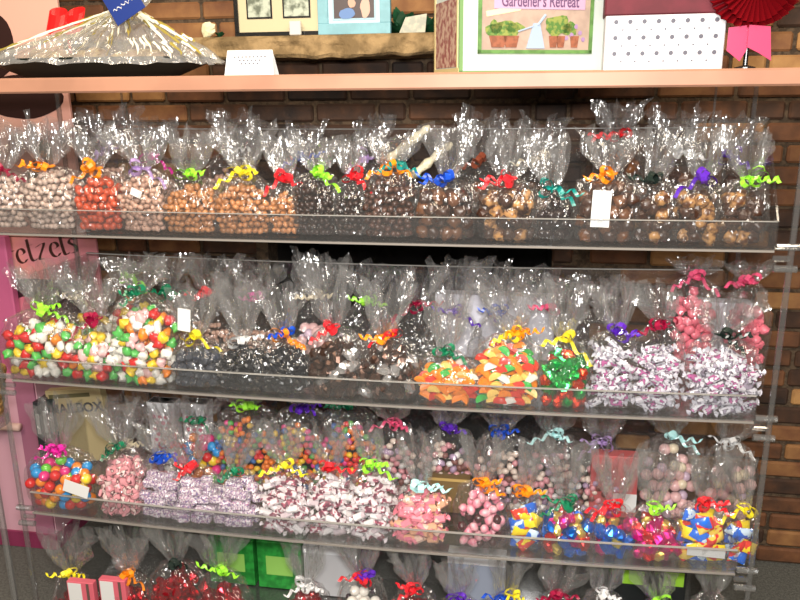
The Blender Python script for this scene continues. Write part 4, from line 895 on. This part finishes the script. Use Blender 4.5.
for (p0_, p1_, tp_, lb) in ((147, 173, 402, 'white box with pink dots, left of the pair behind the nougat bags'), (181, 206, 403, 'white box with pink dots, right of the pair behind the nougat bags')):
    g, wd, h = carton(2, p0_, p1_, tp_, .30, .04, mat('box_white', (.83, .83, .86), .45), 'spotted_box', lb, 'gift box')
    b = MB(); b.box(-wd/2-.002, wd/2+.002, -.003, .043, h-.03, h, 0, None, .001); b.build('lid', mat('lid_white', (.80, .82, .85), .4), g); b = MB()
    for i in range(5):
        for j in range(3): blob(b, (j-1)*.018+(.004 if i % 2 else -.004), h-.045-i*.018, .0062, .0062, -.0012, 10)
    b.build('printed_dots', pd, g)
wl_ = mat('card_lavender', (.60, .60, .68), .4)
for a_, b_c, tp, lb in ((436, 556, 294, 'white card box standing behind the fruit slice bags'), (694, 772, 302, 'white card box standing behind the black-tied taffy bag')):
    g, wd, h = carton(1, a_, min(b_c, 752), tp, .325, .04, wl_, 'white_card_box', lb, 'box')
    b = MB(); b.box(-wd/2-.0015, wd/2+.0015, -.002, .042, h-.022, h+.001); b.build('lid', mat('lid_lavender', (.66, .66, .74), .4), g)
gm = mat('box_bright_green', (.03, .34, .05), .4, var=.4, vscale=40)
for a_, b_c, tp, lb in ((207, 252, 538, 'bright green box, left of the pair at the bottom shelf back'), (256, 300, 541, 'bright green box, right of the pair at the bottom shelf back')):
    g, wd, h = carton(3, a_, b_c, tp, .28, .06, gm, 'green_box', lb, 'box')
    b = MB(); b.box(-wd*.3, wd*.3, -.001, 0, h*.3, h*.7); b.build('pale_label', mat('label_lime', (.3, .6, .12), .5), g)
g, wd, h = carton(3, 303, 356, 546, .27, .06, mat('box_grey_white', (.55, .55, .57), .5), 'pale_box', 'pale grey box beside the green boxes on the bottom shelf', 'box')
b = MB(); b.box(-wd/2-.001, wd/2+.001, -.002, .062, h-.02, h+.001); b.build('lid', mat('lid_white', (.80, .82, .85), .4), g)
g, wd, h = carton(3, 448, 506, 556, .24, .05, mat('box_blue_grey', (.32, .36, .45), .5), 'blue_grey_box', 'blue grey box at the bottom shelf back under the taffy chunks', 'box')
b = MB(); b.box(-wd/2-.001, wd/2+.001, -.002, .052, h-.02, h+.001); b.build('lid', mat('lid_white', (.80, .82, .85), .4), g)
for a_, b_c, tp, lb in ((612, 648, 566, 'black package with a lime label, left one of two'), (654, 688, 568, 'black package with a lime label, right one of two')):
    g, wd, h = carton(3, a_, b_c, tp, .18, .05, mat('package_black', (.015, .018, .018), .35), 'black_package', lb, 'package')
    b = MB(); b.box(-wd*.18, wd*.42, -.001, 0, h*.80, h*.965); b.build('lime_label', mat('label_bright_lime', (.30, .60, .04), .5), g)
for a_, b_c, tp, lb in ((66, 92, 581, 'red and white striped carton with blank label, beside the corner'), (98, 124, 579, 'red and white striped carton with blank label, next to orange bow')):
    g, wd, h = carton(3, a_, b_c, tp, .012, .02, mat('carton_pink_red', (.62, .12, .16), .5), 'striped_carton', lb, 'carton')
    b = MB(); b.box(-wd*.45, wd*.05, -.001, 0, h*.2, h*.97); b.build('blank_label', paper, g)
    b = MB(); b.box(wd*.24, wd*.34, -.001, 0, h*.02, h*.98); b.build('dark_stripe', mat('stripe_dark', (.12, .07, .06), .5), g)
g, wd, h = carton(2, 592, 640, 455, .20, .04, mat('box_rose', (.45, .10, .10), .5), 'rose_box', 'dull red box with white side behind the red foil sweets', 'box')
b = MB(); b.box(-wd*.1, wd*.5, -.001, 0, h*.1, h*.4); b.build('pale_label', paper, g)
g, wd, h = carton(2, 424, 470, 477, .17, .09, mat('kraft_brown', (.16, .10, .035), .7), 'brown_carton', 'low open brown carton between the pink taffy bags', 'carton')
b = MB(); b.box(-wd/2-.001, wd/2+.001, -.003, .0, h-.006, h+.001); b.build('rim', mat('kraft_rim', (.45, .30, .10), .7), g)
# dipped pretzel rods
wc = mat('white_coating', (.80, .72, .50), .4, bump=.5, bscale=120)
for (x0_, y0_, x1_, y1_, yy) in ((388, 160, 430, 126, .17), (412, 176, 452, 143, .15)):
    a, c = at(x0_, y0_, yy), at(x1_, y1_, yy); d = (c-a); b = MB(); nn = 10
    b.tube([d*(i/nn) for i in range(nn+1)], [.010+.0025*math.sin(i*2.1) for i in range(nn)]+[.004], 10)
    g = b.build('dipped_pretzel_rod', wc, None, a, smooth=True)
    tag(g, 'white-coated pretzel rod poking up '+('behind the raisin bag' if x0_ == 388 else 'over the blue-tied cluster bag'), 'pretzel rod', 'white pretzel rods on the top shelf')
